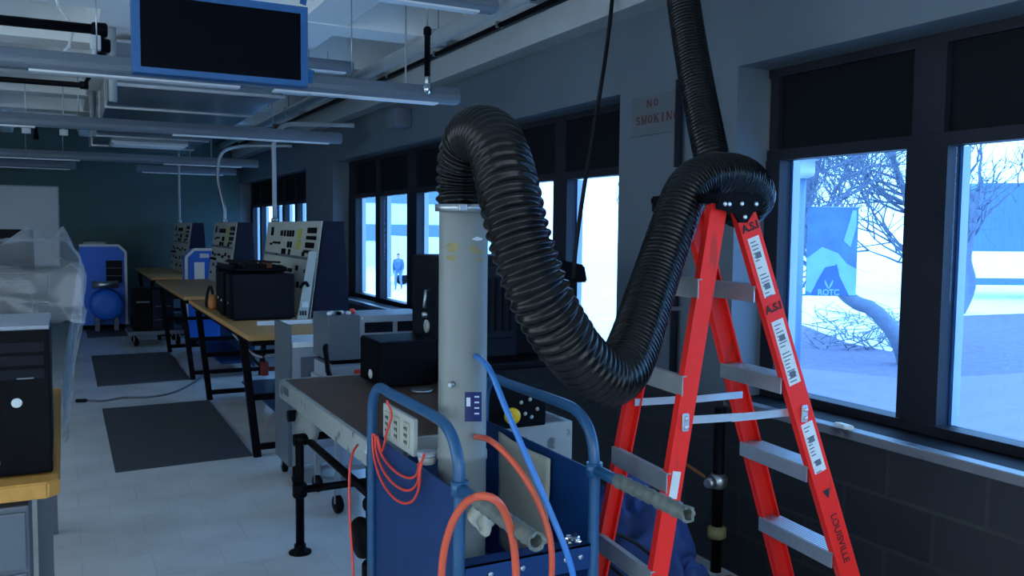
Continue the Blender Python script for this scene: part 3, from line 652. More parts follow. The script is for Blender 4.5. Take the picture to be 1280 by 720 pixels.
for k in range(10):
    x, y = random.uniform(1.15, 1.44), random.uniform(6.68, 7.26); s = random.uniform(.025, .05)
    MB().box((x-s, y-s, 1.27), (x+s, y+s*.8, 1.27+s*1.1), .004).obj('component', [M_black, M_dark, M_orange, M_black][k % 4], tp)
for k in range(3):
    P = [(random.uniform(1.12, 1.48), 6.66+.2*j+.05*random.random(), 1.30+.04*random.random()) for j in range(4)]
    cord(P, .007, .02).obj('loose_cable', M_cord, tp)
po = thing('plug_pile', 'brown power plug beside the black towers on the workbench edge', 'plug', (1.08, 7.55, .90))
MB().lathe([(.03, 0), (.045, .03), (.04, .10), (.02, .13)], (1.10, 7.56, .90), n=14).obj('plug_body', M_orange, po)
MB().tube(catmull([(1.10, 7.56, 1.02), (1.08, 7.55, 1.10), (1.06, 7.58, 1.05), (1.05, 7.6, .94), (1.09, 7.66, .908)], .02), .012, 10).obj('plug_lead', M_cord, po)
ss = thing('socket_strip', 'tall white socket strip leaning at the near end of the nearest console', 'socket strip', (1.6, 6.52, .90))
MB().prism([(1.565, 6.56, .901), (1.645, 6.56, .901), (1.725, 6.585, 1.415), (1.665, 6.585, 1.415)], (0, .014, 0)).obj('strip_body', M_offw, ss)
for k in range(3): MB().box((1.582+.02*k, 6.556, .93), (1.594+.02*k, 6.561, .965)).obj('socket', M_ink, ss)
MB().box((1.60, 6.555, .99), (1.65, 6.563, 1.03)).obj('socket_label', M_white, ss)
MB().tube(catmull([(1.585, 6.54, 1.14), (1.60, 6.53, 1.17), (1.63, 6.545, 1.18), (1.65, 6.56, 1.15)], .01), .012, 10).obj('pull_handle', M_black, ss)
ws = thing('white_strip', 'long white bar lying across the near end of the maple workbench', 'bar', (1.4, 6.24, .90))
MB().box((1.20, 6.20, .902), (1.62, 6.24, .932), .005).obj('bar_body', M_white, ws)
MB().box((1.60, 6.19, .901), (1.63, 6.25, .936), .003).obj('end_piece', M_grey2, ws)
tag(MB().box((1.52, 5.86, .901), (1.61, 5.93, .935), .008).obj('adapter', M_white), 'small white adapter on the workbench behind the grey cabinet', 'adapter')

# grey cabinet on casters in front of the nearest bench
gc = thing('rolling_cabinet', 'grey cabinet on casters in front of the nearest workbench end', 'cabinet', (1.45, 5.45, 0))
MB().box((1.20, 5.28, .12), (1.225, 5.655, 1.0), .004).obj('side_board', M_grey, gc)
MB().box((1.225, 5.29, .12), (1.62, 5.65, .86), .006).obj('cabinet_body', M_grey2, gc)
MB().box((1.23, 5.28, .86), (1.62, 5.65, .895), .006).obj('cabinet_top', M_lens, gc)
MB().box((1.28, 5.282, .62), (1.50, 5.292, .80), .003).obj('front_vent', M_grey, gc)
for x in (1.25, 1.57):
    for y in (5.32, 5.61):
        w = MB().lathe([(.02, -.016), (.052, -.014), (.056, 0), (.052, .014), (.02, .016)], (x, y, .057), (1, 0, 0), 20).obj('caster', M_black, gc)
        MB().box((x-.022, y-.012, .05), (x-.018, y+.012, .125)).box((x+.018, y-.012, .05), (x+.022, y+.012, .125)).obj('caster_fork', M_steel, w)
# equipment trolley with a grey power supply
et = thing('equipment_trolley', 'grey trolley on casters behind the worn table', 'trolley', (1.7, 4.85, 0))
MB().box((1.30, 4.62, .70), (2.0, 5.12, .735), .005).obj('trolley_top', M_grey2, et)
MB().box((1.32, 4.64, .24), (1.98, 5.10, .27), .005).obj('trolley_shelf', M_grey2, et)
for x in (1.33, 1.97):
    for y in (4.65, 5.09):
        MB().box((x-.015, y-.015, .11), (x+.015, y+.015, .70)).obj('leg', M_grey2, et)
        MB().lathe([(.02, -.015), (.05, -.013), (.054, 0), (.05, .013), (.02, .015)], (x, y, .055), (1, .2, 0), 20).obj('caster', M_black, et)
        MB().box((x-.02, y-.01, .06), (x-.016, y+.01, .12)).box((x+.016, y-.01, .06), (x+.02, y+.01, .12)).obj('caster_fork', M_steel, et)
lo = thing('grey_meter_box', 'low light grey box under the vented grey power supply', 'box', (1.5, 4.85, .735))
MB().box((1.31, 4.70, .736), (1.62, 5.08, .82), .004).obj('box_body', M_grey2, lo)
MB().box((1.44, 4.694, .745), (1.475, 4.70, .80)).obj('red_switch', M_cordr, lo)
MB().box((1.50, 4.694, .745), (1.56, 4.70, .80)).obj('blue_label', M_bluel, lo)
ps = thing('power_supply', 'long grey vented power supply on the trolley by the window', 'power supply', (1.6, 4.95, .82))
MB().box((1.34, 4.80, .82), (1.90, 5.10, .845)).obj('base_plate', M_black, ps)
MB().box((1.315, 4.78, .845), (1.50, 5.12, 1.10), .005).obj('control_section', M_grey, ps)
v = MB().box((1.50, 4.79, .845), (1.93, 5.12, 1.095), .005).obj('transformer_section', M_grey2, ps)
for x in (1.53, 1.73): MB().box((x, 4.784, .995), (x+.17, 4.791, 1.055), .002).obj('vent', M_dark, v)
MB().box((1.53, 4.784, .88), (1.60, 4.791, .95), .002).obj('vent', M_dark, v)
for x, z in ((1.515, .855), (1.515, 1.08), (1.915, 1.08)): MB().lathe([(.006, 0), (.006, .004)], (x, 4.79, z), (0, -1, 0), 8).obj('screw', M_white, v)
for k in range(6): MB().lathe([(.014, 0), (.016, .012), (.01, .02)], (1.34+.028*k, 4.85+.05*(k % 2), 1.098), (0, 0, 1), 10).obj('terminal_post', [M_white, M_lab, M_black][k % 3], ps)
MB().lathe([(.016, 0), (.018, .02), (.01, .03)], (1.49, 4.9, 1.098), (0, 0, 1), 10).obj('red_terminal', M_cordr, ps)
tag(cord([(1.31, 4.80, .93), (1.29, 4.76, .925), (1.285, 4.70, .86), (1.29, 4.66, .78), (1.36, 4.60, .742), (1.50, 4.58, .62)], .014, .02, 10).obj('cord', M_black), 'thick black cord hanging from the grey power supply', 'cord')

# under-bench things
ub = thing('red_tool', 'small red tool hanging under the nearest workbench', 'tool', (1.30, 6.3, .5))
MB().tube(catmull([(1.25, 6.3, .80), (1.25, 6.3, .70), (1.27, 6.3, .62)], .02), .006, 8).obj('hanger', M_cord, ub)
MB().box((1.24, 6.27, .53), (1.29, 6.33, .63), .01).box((1.29, 6.28, .56), (1.36, 6.32, .59), .008).obj('tool_body', mat('dull_red_enamel', (.16, .012, .01), .5), ub)
for k, (lab, yy) in enumerate([('pale cable sagging under the nearest workbench worktop', 7.6), ('dark cable sagging lower under the nearest workbench worktop', 7.2)]):
    tag(cord([(1.20, yy, .80), (1.26, yy-.2, .68-.05*k), (1.36, yy-.5, .56-.05*k), (1.5, yy-.7, .60), (1.62, yy-.9, .80)], .012, .03).obj('cord', [M_grey2, M_cord][k]), lab, 'cord')

# blue machines at the far end
def bluemachine(x0, x1, y0, y1, label, chright=True):
    m = thing('blue_machine', label, 'machine', ((x0+x1)/2, (y0+y1)/2, 0)); c = .10; h = 1.29
    poly = [(x0, .07), (x1, .07), (x1, h-c), (x1-c, h), (x0, h)] if chright else [(x0, .07), (x1, .07), (x1, h), (x0+c, h), (x0, h-c)]
    MB().prism([(a, y0+.012, z) for a, z in poly], (0, y1-y0-.012, 0)).obj('cabinet_body', M_bluem, m)
    t = .03; tr = MB(); pts = [(x1, .07), (x1, h-c), (x1-c, h), (x0, h)] if chright else [(x0, .07), (x0, h-c), (x0+c, h), (x1, h)]
    for (a, z), (b, z2) in zip(pts, pts[1:]): tr.bar((a, y0+.005, z), (b, y0+.005, z2), (0, 1, 0), .03, .035)
    tr.obj('edge_trim', M_white, m)
    MB().box((x0+.03, y0+.03, 0), (x1-.03, y1-.03, .07)).obj('plinth', M_black, m)
    return m
bm_ = bluemachine(.20, .84, 14.6, 15.3, 'blue machine with a round blue tank at the far end of the aisle')
MB().lathe([(.16, 0), (.17, .02), (.16, .05), (.06, .055)], (.42, 14.85, 1.29), n=24).obj('filter_lid', M_offw, bm_)
gp = MB().box((.56, 14.59, .72), (.79, 14.602, 1.06)).obj('grille', M_dark, bm_)
for k in range(2): MB().box((.56, 14.586, .82+.12*k), (.79, 14.592, .828+.12*k)).obj('grille_bar', M_grey, gp)
MB().cyl((.36, 14.45, .70), (.72, 14.45, .70), .055, n=20).obj('motor_pipe', M_steel, bm_)
MB().lathe([(.10, -.02), (.19, -.012), (.225, .02), (.23, .06), (.23, .45)], (.55, 14.25, .40), (0, 1, 0), 36).obj('tank', M_bluem, bm_)
for x in (.42, .68): MB().box((x-.03, 14.30, .0), (x+.03, 14.60, .22)).obj('tank_foot', M_grey, bm_)
b2_ = bluemachine(1.43, 1.92, 12.13, 12.53, 'blue machine with white trimmed edge standing between two workbenches', False)
MB().box((1.53, 12.122, .78), (1.66, 12.135, 1.12), .004).obj('louvre_panel', M_lens, b2_)
MB().box((1.60, 12.120, 1.18), (1.72, 12.135, 1.235), .004).obj('name_plate', M_white, b2_)

# speaker-like black cabinet on a dolly
do = thing('dolly', 'low grey four wheeled dolly beside the far workbenches', 'dolly', (1.1, 12.6, 0))
MB().box((.72, 12.30, .15), (1.415, 12.95, .205), .008).obj('deck', M_grey, do)
for x in (.82, 1.34):
    for y in (12.38, 12.86):
        w = MB().lathe([(.02, -.018), (.055, -.016), (.06, 0), (.055, .016), (.02, .018)], (x, y, .06), (1, .3, 0), 20).obj('wheel', M_black, do)
        MB().box((x-.028, y-.02, .06), (x-.022, y+.02, .15)).box((x+.022, y-.02, .06), (x+.028, y+.02, .15)).obj('wheel_fork', M_steel, w)
sc_ = thing('equipment_rack', 'black equipment case standing on the grey dolly', 'case', (1.0, 12.6, .206))
MB().box((.79, 12.34, .207), (1.02, 12.80, .765), .01).obj('case_body', M_black, sc_)
MB().box((1.025, 12.36, .207), (1.29, 12.82, .755), .01).obj('side_case', M_navy, sc_)
MB().box((.83, 12.328, .58), (.99, 12.341, .60)).obj('handle', M_grey, sc_)
for k in range(2): MB().box((1.06, 12.35, .34+.18*k), (1.26, 12.361, .352+.18*k)).obj('seam', M_grey, sc_)
MB().lathe([(.05, 0), (.06, .01), (.05, .03)], (.785, 12.5, .33), (-1, 0, 0), 16).obj('knob', M_dark, sc_)

# mats, floor cord
for i, (a, b, lab) in enumerate([(6.05, 8.23, 'nearest black rubber mat on the floor by the workbench'), (9.40, 11.63, 'middle black rubber mat on the aisle floor'), (13.55, 15.1, 'farthest black rubber mat before the blue machine')]):
    m_ = MB().prism([(.262, a, 0), (1.14, a+.05, 0), (1.15, b, 0), (.262, b-.02 if i == 0 else b, 0)], (0, 0, .010), .003).obj('floor_mat', M_mat); tag(m_, lab, 'mat', 'rubber mats along the aisle')
fc = thing('extension_cord', 'grey cord with a plug lying across the aisle floor between mats', 'cord', onz(110, 501, 0))
P = [onz(108, 500.5, .012), onz(130, 501, .01), onz(155, 497, .01), onz(185, 496.5, .01), onz(215, 491, .01), onz(235, 482, .01), onz(250, 473, .01)]
cord(P, .010, .03).obj('cable', M_cordg, fc)
MB().bar(onz(94, 501, .02), onz(109, 500.5, .014), (0, 0, 1), .03, .04, .006).obj('plug', M_cord, fc)

# ---------------------------------------------------------------- left desk, computer, sheeted machine
dk = thing('desk', 'wooden topped desk with rounded corner at the lower left', 'desk', (-.7, 4.1, 0))
xr = -.03
MB().prism([(-1.5, 3.19, .695), (xr-.035, 3.19, .695), (xr, 3.225, .695), (xr, 5.05, .695), (-1.5, 5.05, .695)], (0, 0, .055), .006).obj('desktop', M_wood, dk)
for x, y in ((-.085, 3.62), (-.085, 4.98), (-1.44, 3.26), (-1.44, 4.98)): MB().box((x-.025, y-.025, 0), (x+.025, y+.025, .695)).obj('leg', M_grey, dk)
MB().box((-1.44, 3.60, .60), (-.10, 3.62, .695)).obj('apron', M_grey, dk)
pd = thing('drawer_pedestal', 'dark grey drawer pedestal under the wooden desk', 'cabinet', (-.38, 3.5, 0))
MB().box((-.60, 3.28, .015), (-.125, 3.56, .655), .008).obj('pedestal_body', M_grey, pd)
for z0, z1 in ((.03, .22), (.235, .425), (.44, .635)): MB().box((-.59, 3.268, z0), (-.135, 3.281, z1), .004).obj('drawer', M_grey, pd)
dt = thing('computer', 'black desktop computer with a round pale badge on the wooden desk', 'computer', (-.16, 3.55, .75))
MB().box((-.262, 3.325, .762), (-.052, 3.80, 1.245), .006).obj('case', M_black, dt)
fb = MB().box((-.265, 3.29, .756), (-.050, 3.325, 1.245), .008).obj('front_bezel', M_black, dt)
MB().lathe([(.016, 0), (.0165, .003), (.014, .005)], (-.152, 3.290, 1.004), (0, -1, 0), 28).obj('badge', M_lab, fb)
for z in (1.19, 1.145, 1.10): MB().box((-.25, 3.284, z-.018), (-.066, 3.292, z+.018), .003).obj('drive_bay', M_dark, fb)
MB().box((-.15, 3.283, 1.083), (-.10, 3.287, 1.088)).obj('tray_button', M_grey, fb)
MB().box((-.222, 3.284, .80), (-.205, 3.291, .815)).obj('front_socket', M_lab, fb)
MB().box((-.262, 3.32, 1.243), (-.052, 3.80, 1.258), .004).obj('top_cover', M_grey2, dt)
for x in (-.245, -.07): MB().box((x-.015, 3.34, .751), (x+.015, 3.78, .764)).obj('case_foot', M_black, dt)
# machine beneath film
un = thing('sheeted_machine', 'grey machine standing on the desk under the plastic sheet', 'machine', (-.5, 4.4, .75))
MB().box((-1.3, 3.95, .751), (-.12, 4.85, 1.22), .02).obj('machine_body', M_dark, un)
MB().box((-.27, 3.99, 1.22), (-.17, 4.06, 1.26), .004).box((-.245, 3.97, 1.245), (-.12, 4.04, 1.37), .008).obj('display_head', M_black, un)
MB().box((-.22, 4.06, 1.22), (-.12, 4.12, 1.38), .006).box((-.30, 4.02, 1.27), (-.06, 4.10, 1.40), .01).obj('display_stand', M_black, un)
MB().box((-1.2, 4.0, 1.22), (-.5, 4.7, 1.39), .02).obj('machine_head', M_dark, un)
MB().box((-.24, 3.935, 1.02), (-.14, 3.951, 1.16), .004).obj('control_panel', M_black, un)
mo = thing('monitor', 'black monitor edge sticking up behind the plastic sheet', 'monitor', (-.5, 4.95, .75))
MB().box((-.75, 4.93, 1.15), (-.135, 4.965, 1.575), .008).obj('screen_housing', M_black, mo)
MB().box((-.46, 4.94, .765), (-.40, 4.98, 1.2)).obj('stand_neck', M_black, mo)
MB().box((-.56, 4.85, .751), (-.30, 5.02, .768), .004).obj('stand_base', M_black, mo)
sh = MB(); G = []; nx, ny = 150, 110
EX, EY = .065, 3.86
def sst(t): t = max(0, min(1, t)); return t*t*(3-2*t)
def ridge(p): d = noise.voronoi(p)[0]; return math.exp(-(d[1]-d[0])*9)
for i in range(nx+1):
    row = []
    for j in range(ny+1):
        gx = -1.40 + (1.40+EX+.72)*i/nx; gy = EY-.22 + (4.89-EY+.22)*j/ny
        dx = max(0, gx-EX); dy = max(0, EY-gy); x, y = min(gx, EX), max(gy, EY)
        n1 = noise.noise(V((gx*2.2, gy*2.4, .3))); rg = ridge(V((gx*3.2, gy*3.0, 1.5))) + .5*ridge(V((gx*7+gy, gy*6-gx, 4.5)))
        z = 1.425 + .085*sst((gy-3.95)/.45) + .025*n1 + .022*rg
        z += .085*max(0, 1-abs(x+.135)/.10)*max(0, 1-abs(gy-4.40-.8*(x+.135))/.30) + .07*max(0, 1-abs(x-.0)/.07)*max(0, 1-abs(gy-4.55)/.25) - .07*sst((x-.0)/.06)*sst((gy-3.9)/.3)
        if dx > 0:
            fold = math.sin(gy*13+2.5*dx)*.5+.6*noise.noise(V((gy*6, dx*1.5, 2)))
            x += -.135*dx + .022*fold*min(1, dx/.12) + .014*rg*min(1, dx/.05); x = max(x, -.022)
            z -= dx*.985
        if dy > 0:
            y += -.12*dy + .010*noise.noise(V((gx*5, dy*3, 7))) - .010*rg*min(1, dy/.04); z -= dy*.98
            if dx > 0: z += min(dx, dy)*.9; y += .4*min(dx, dy); x += .1*min(dx, dy)
        row.append(sh.bm.verts.new((x, y, z)))
    G.append(row)
for i in range(nx):
    for j in range(ny): sh.bm.faces.new((G[i][j], G[i+1][j], G[i+1][j+1], G[i][j+1])).smooth = True
tag(sh.obj('plastic_sheet', M_film), 'crumpled translucent plastic sheet draped over machine behind the black computer', 'sheet')

# ---------------------------------------------------------------- back wall whiteboard
wbd = thing('whiteboard', 'large pale whiteboard on the green back wall', 'whiteboard', (-1.0, 15.78, 1.0))
MB().box((-2.2, 15.772, .95), (-.075, 15.79, 2.20)).obj('board', M_wb, wbd)
MB().box((-2.22, 15.765, .93), (-.06, 15.80, .955)).box((-2.22, 15.765, 2.195), (-.06, 15.80, 2.215)).box((-.08, 15.765, .93), (-.06, 15.80, 2.215)).box((-2.22, 15.765, .93), (-2.2, 15.80, 2.215)).obj('board_frame', M_grey2, wbd)

# ---------------------------------------------------------------- overhead: covered screen, fixtures, pipes, duct
tv = thing('covered_screen', 'hanging flat screen wrapped in black plastic and blue tape', 'screen', (.64, 4.03, 2.24))
A = [at(165.5, -3, 1), at(384, 13, 1), at(385, 107, 1), at(166, 91, 1)]
def ony(px, py, Y):
    d = at(px, py, 1)-V((0, 0, CAMH)); return V((0, 0, CAMH))+d*(Y/d.y)
x0, x1 = .27, 1.008; zb, zt = 2.243, 2.600
w_ = MB(); G = []
for i in range(25):
    G.append([w_.bm.verts.new((x0+.012+(x1-x0-.024)*i/24, 4.0-.004-.006*abs(noise.noise(V((i*.35+j*.5, j*.5-i*.12, 3))))*(0 if i in (0, 24) or j in (0, 12) else 1), zb+.012+(zt-zb-.024)*j/12)) for j in range(13)])
for i in range(24):
    for j in range(12): w_.bm.faces.new((G[i][j], G[i+1][j], G[i+1][j+1], G[i][j+1])).smooth = True
w_.box((x0+.004, 4.0, zb+.004), (x1-.004, 4.07, zt-.004)).obj('plastic_wrap', M_bag, tv)
t = .032; tp_ = MB()
tp_.box((x0, 3.990, zb), (x0+t, 4.075, zt)).box((x1-t, 3.990, zb), (x1, 4.075, zt)).box((x0+t, 3.991, zb), (x1-t, 4.075, zb+t*.8)).box((x0+t, 3.991, zt-t), (x1-t, 4.075, zt))
for p in [(x1+.012, 4.0, zb+.05), (x1-.02, 4.0, zt+.012), (x1+.006, 4.0, zb+.02)]: tp_.bar(p, V(p)+V((.005, .0, .03)), (1, .2, 0), .03, .004)
tp_.obj('tape_border', M_btape, tv)
MB().cyl((.64, 4.10, 2.45), (.64, 4.10, 3.04), .025, n=14).box((.54, 4.072, 2.35), (.74, 4.125, 2.5)).obj('ceiling_mount', M_black, tv)

def fixture(x0, x1, y, z, label, lenses, w=.14, hh=.105):
    f = thing('linear_light', label, 'ceiling light', ((x0+x1)/2, y, z), 'linear ceiling lights, all switched off')
    prof = [(-w/2, .02), (-w/2, .05), (-w*.32, hh), (w*.32, hh), (w/2, .05), (w/2, .02), (w*.30, 0), (-w*.30, 0)]
    MB().prism([(x0, y+a, z+b) for a, b in prof], (x1-x0, 0, 0), .004).obj('housing', M_fix, f)
    for a, b in lenses: MB().box((a, y-w*.27, z-.012), (b, y+w*.27, z+.002), .003).obj('lens', M_lens, f)
    k = max(2, int((x1-x0)/1.3)); 
    for i in range(k):
        xx = x0+(x1-x0)*(i+.5)/k; xx = .1 if (.25 < xx < 1.0 and y > 7) else 1.8 if (1.0 <= xx < 1.75 and y > 7) else xx; MB().cyl((xx, y, z+hh), (xx, y, ZC-.26 if z < 3 else ZC), .004, n=6).obj('hanger_wire', M_steel, f)
    return f
fixture(-2.0, 2.37, 5.40, 2.435, 'nearest long grey hanging light bar right under the covered screen', [(-1.95, -.3), (-.15, .95), (1.15, 2.22)])
fixture(-2.2, 2.47, 8.50, 2.435, 'second long grey hanging light bar, crossing below the steel duct', [(-1.6, -.2), (.9, 2.35)])
fixture(-2.4, 2.42, 12.4, 2.425, 'third long grey hanging light bar toward the green wall', [(-1.6, .2), (1.2, 2.2)])
fixture(1.02, 2.50, 14.6, 2.43, 'short grey hanging light bar farthest away at right', [(1.1, 2.3)])
fixture(-2.4, .18, 14.4, 2.42, 'short grey hanging light bar farthest away at left', [(-2.3, .1)])
fixture(1.35, 2.31, 4.72, 2.885, 'short grey light bar high in the nearest ceiling coffer', [(1.5, 2.2)], hh=.09)
fixture(1.35, 2.16, 7.10, 2.885, 'short grey light bar high in a ceiling coffer behind the covered screen', [(1.45, 2.1)], hh=.09)

wp = thing('heating_pipe', 'grey pipe with dark joint running along the window wall under the ceiling', 'pipe', (2.46, 6, 2.95))
MB().cyl((2.44, FY+.02, 2.985), (2.44, BY-.02, 2.985), .052, n=24).obj('pipe_run', M_pipe, wp)
MB().cyl((2.44, 4.30, 2.985), (2.44, 4.48, 2.985), .062, n=24).obj('coupling', M_black, wp)
for y in (1.2, 3.6, 5.9, 8.2, 10.6, 13.0): MB().cyl((2.44, y, 3.03), (2.44, y, ZC), .005, n=6).box((2.385, y-.012, 2.93), (2.495, y+.012, 3.04)).obj('pipe_hanger', M_pipe, wp)
dl = thing('ledge_pipe', 'thin dark pipe under the grey pipe along the beam ledge', 'pipe', (2.55, 6, 2.9))
MB().cyl((2.585, FY+.02, 2.945), (2.585, BY-.02, 2.945), .017, n=12).obj('pipe_run', M_black, dl)
for y in (4.1, 5.2, 6.3, 7.4, 8.5): MB().box((2.56, y-.01, 2.93), (2.61, y+.01, 2.97)).obj('pipe_clip', M_steel, dl)

spk = thing('sprinkler_drop', 'black hanging sprinkler drop with shiny bulb end near the beam', 'sprinkler', at(534, 112, 5.6))
q0 = at(534, 112, 5.6); x, y, z = q0
MB().lathe([(.004, -.03), (.022, -.022), (.030, 0), (.026, .02), (.016, .03)], q0, n=20).obj('bulb', M_chrome, spk)
MB().lathe([(.018, 0), (.022, .01), (.022, .04), (.017, .06)], q0+V((0, 0, .03)), n=16).obj('collar', M_steel, spk)
MB().lathe([(.019, .08), (.019, .345), (.026, .35), (.026, .385), (.018, .40)], q0, n=16).obj('drop_pipe', M_black, spk)
MB().cyl((x, y, z+.39), (x, y, ZC-.02), .006, n=8).obj('rod', M_steel, spk)
for (a, b, d, lab) in [(507, 118, 6.0, 'thin grey threaded rod with red tip hanging from the ceiling left of the sprinkler drop')]:
    q = at(a, b, d); r_ = thing('hanging_rod', lab, 'rod', q); MB().cyl(q, (q.x, q.y, ZC-.02), .007, n=8).obj('rod', M_pipe, r_); MB().box(q-V((.03, .03, .02)), q+V((.03, .03, .01)), .004).obj('tip_bracket', M_orange, r_)
em = thing('wall_speaker', 'small dark fitting on the upper wall above the nearest windows', 'fitting', (2.74, 6.9, 2.62))
q = at(453, 152, 8.2)
MB().box((2.62, 7.30, 2.50), (2.77, 7.55, 2.66), .01).obj('fitting_body', M_grey, em)
MB().box((2.72, 7.62, 2.53), (2.77, 7.72, 2.66), .006).obj('bracket', M_grey2, em)

du = thing('air_duct', 'flat galvanised air duct hung under the ceiling above the aisle', 'duct', (.95, 9.5, 2.62))
MB().box((.36, 7.2, 2.66), (1.62, 13.6, 2.98), .01).obj('duct_body', M_duct, du)
for y in (7.2, 8.6, 10.0, 11.4, 12.8): MB().box((.345, y, 2.645), (1.635, y+.035, 2.995), .006).obj('duct_flange', M_steel, du)
for xx in (.34, 1.64):
    for y in (7.9, 10.7, 13.2): MB().cyl((xx, y, 2.66), (xx, y, 3.04), .006, n=6).obj('duct_hanger', M_steel, du)
gr = thing('air_grille', 'long white louvred air grille on the underside of the duct', 'grille', (1.0, 12.2, 2.62))
MB().box((.55, 11.9, 2.625), (1.45, 12.5, 2.659), .006).obj('grille_frame', M_white, gr)
for k in range(5): MB().box((.58, 11.95+.1*k, 2.612), (1.42, 12.0+.1*k, 2.627)).obj('louvre', M_lens, gr)

def blackpipe(pts, r, label, name='ceiling_pipe', m=None):
    p = thing(name, label, 'pipe', pts[0]); MB().tube(pts, r, 14).obj('pipe_run', m or M_black, p)
    for q in pts[1:-1]: MB().lathe([(r*1.1, -r*1.5), (r*1.45, -r*1.2), (r*1.45, r*1.2), (r*1.1, r*1.5)], q, (1, 0, 0), 14).obj('elbow', m or M_black, p)
    return p
blackpipe([(-2.2, 5.95, 2.78), (.22, 5.95, 2.795), (.24, 6.05, 2.72), (.22, 6.4, 2.60)], .030, 'thick black pipe crossing the ceiling left of the covered screen')
blackpipe([(-2.4, 7.9, 2.72), (.17, 7.9, 2.73), (.23, 7.7, 2.82), (.30, 7.3, 2.99)], .022, 'thinner black pipe behind the nearest light bar at left')
blackpipe([(-2.2, 9.6, 2.60), (-.22, 9.6, 2.60), (-.22, 9.6, 2.42)], .028, 'black pipe stub dropping behind the second light bar at left')
cc = blackpipe([(-.03, 6.0, 3.03), (.0, 6.0, 2.92), (.08, 6.0, 2.80), (.05, 6.0, 2.68), (-.02, 6.0, 2.60)], .009, 'white cable looping down from the ceiling at far left', 'ceiling_cable', M_white)
blackpipe([(.34, 7.0, 3.03), (.34, 7.0, 2.50)], .028, 'grey painted pipe dropping beside the duct end', 'ceiling_riser_pipe', M_pipe)
blackpipe([(.30, 10.4, 3.03), (.30, 10.4, 2.56)], .03, 'pale riser pipe behind the second light bar', 'ceiling_riser_pipe', M_pipe)
ju = thing('junction_box', 'small white junction box on the black ceiling pipe end', 'box', (.20, 5.93, 2.66))
MB().box((.165, 5.88, 2.66), (.225, 5.94, 2.75), .01).obj('box_body', M_white, ju)
MB().cyl((.19, 5.91, 2.60), (.19, 5.91, 2.66), .016, n=10).obj('gland', M_white, ju)
for i, (a, lab) in enumerate([(-.05, 'small white ceiling sensor left of another beyond the second light bar'), (.02, 'tiny white sensor hanging beyond the second light bar by the duct')]):
    s_ = thing('ceiling_sensor', lab, 'sensor', (a-.2*(1-i), 9.9, 2.5)); MB().box((a-.26*(1-i)-.04, 9.88, 2.50), (a-.26*(1-i)+.04, 9.94, 2.56), .01).obj('sensor_body', M_white, s_); MB().cyl((a-.26*(1-i), 9.91, 2.56), (a-.26*(1-i), 9.91, 3.03), .006, n=6).obj('stem', M_white, s_)

# ---------------------------------------------------------------- pillar: sign, conduits, things below
sg = thing('no_smoking_sign', 'grubby pale sign with red letters on the pillar left of the hose', 'sign', (2.765, 3.73, 2.1))
MB().box((2.760, 3.50, 2.108), (2.771, 3.925, 2.315), .002).obj('sign_board', M_sign, sg)
def slab(word, yc, z, h, w, gap):             # serif stencil letters, built stroke by stroke; text runs toward -Y
    L = {'N': [((0, 0), (0, 1), .3), ((1, 0), (1, 1), .16), ((.05, 1), (.95, 0), .26), 's00', 's01', 's11'],
         'O': ['ring'], 'S': ['ess'], 'M': [((0, 0), (0, 1), .16), ((1, 0), (1, 1), .28), ((.02, 1), (.5, .1), .24), ((.98, 1), (.5, .1), .14), 's00', 's01', 's10', 's11'],
         'K': [((.1, 0), (.1, 1), .3), ((.15, .45), (.95, 1), .14), ((.4, .6), (1, 0), .28), 's00', 's01', 's10', 's11'],
         'I': [((.5, 0), (.5, 1), .34), 'i0', 'i1'], 'G': ['gee']}
    n = len(word); tot = n*w+(n-1)*gap; y = yc+tot/2
    for ch in word:
        b = MB(); ww = w
        P = lambda u, v: V((2.7595, y-u*ww, z+v*h))
        def st(a, c, t): b.bar(P(*a), P(*c), (0, 1, 0) if abs(a[0]-c[0]) < 1e-6 else (0, 1, .0), t*w, .0012)
        def arc(cu, cv, ru, rv, a0, a1, k=14):
            for i in range(k):
                t0, t1 = a0+(a1-a0)*i/k, a0+(a1-a0)*(i+1)/k; tm = (t0+t1)/2; th = (.12+.16*abs(math.cos(tm)))*w
                p, q = P(cu+ru*math.cos(t0), cv+rv*math.sin(t0)), P(cu+ru*math.cos(t1), cv+rv*math.sin(t1)); d = (q-p).normalized()
                b.bar(p-d*.0006, q+d*.0006, V((1, 0, 0)).cross(d), th, .0012)
        for s_ in L[ch]:
            if s_ == 'ring': arc(.5, .5, .40, .44, 0, 2*PI, 22)
            elif s_ == 'gee': arc(.5, .5, .40, .44, .25*PI, 1.85*PI, 18); b.bar(P(.85, .0), P(.85, .45), (0, 1, 0), .2*w, .0012); b.bar(P(.6, .45), P(1.0, .45), (0, 0, 1), .06*h, .0012)
            elif s_ == 'ess': arc(.5, .73, .34, .22, .1*PI, 1.5*PI, 12); arc(.5, .28, .36, .24, .5*PI, -.9*PI, 12)
            elif isinstance(s_, str):
                v = int(s_[-1]); u = .5 if s_[0] == 'i' else float(s_[1]); u = .1 if (ch == 'K' and u == 0) else u
                b.bar(P(u-.26, v), P(u+.26, v), (0, 0, 1), .09*h, .0012)
            else: st(*s_)
        b.obj('letter', M_redink, sg); y -= w+gap
slab('NO', 3.735, 2.255, .036, .034, .022)
slab('SMOKING', 3.70, 2.168, .044, .036, .018)
pcn = thing('wall_conduit', 'dark vertical conduit pipe on the pillar beside the red lettered sign', 'conduit', (2.74, 3.50, 1.0))
MB().cyl((2.745, 3.495, .82), (2.745, 3.495, 2.355), .020, n=14).cyl((2.745, 3.495, 2.36), (2.745, 3.495, 2.36), .02, n=14).obj('conduit_run', M_frame, pcn)
for z in (1.2, 1.9): MB().box((2.722, 3.465, z), (2.772, 3.525, z+.02), .003).obj('conduit_strap', M_grey, pcn)
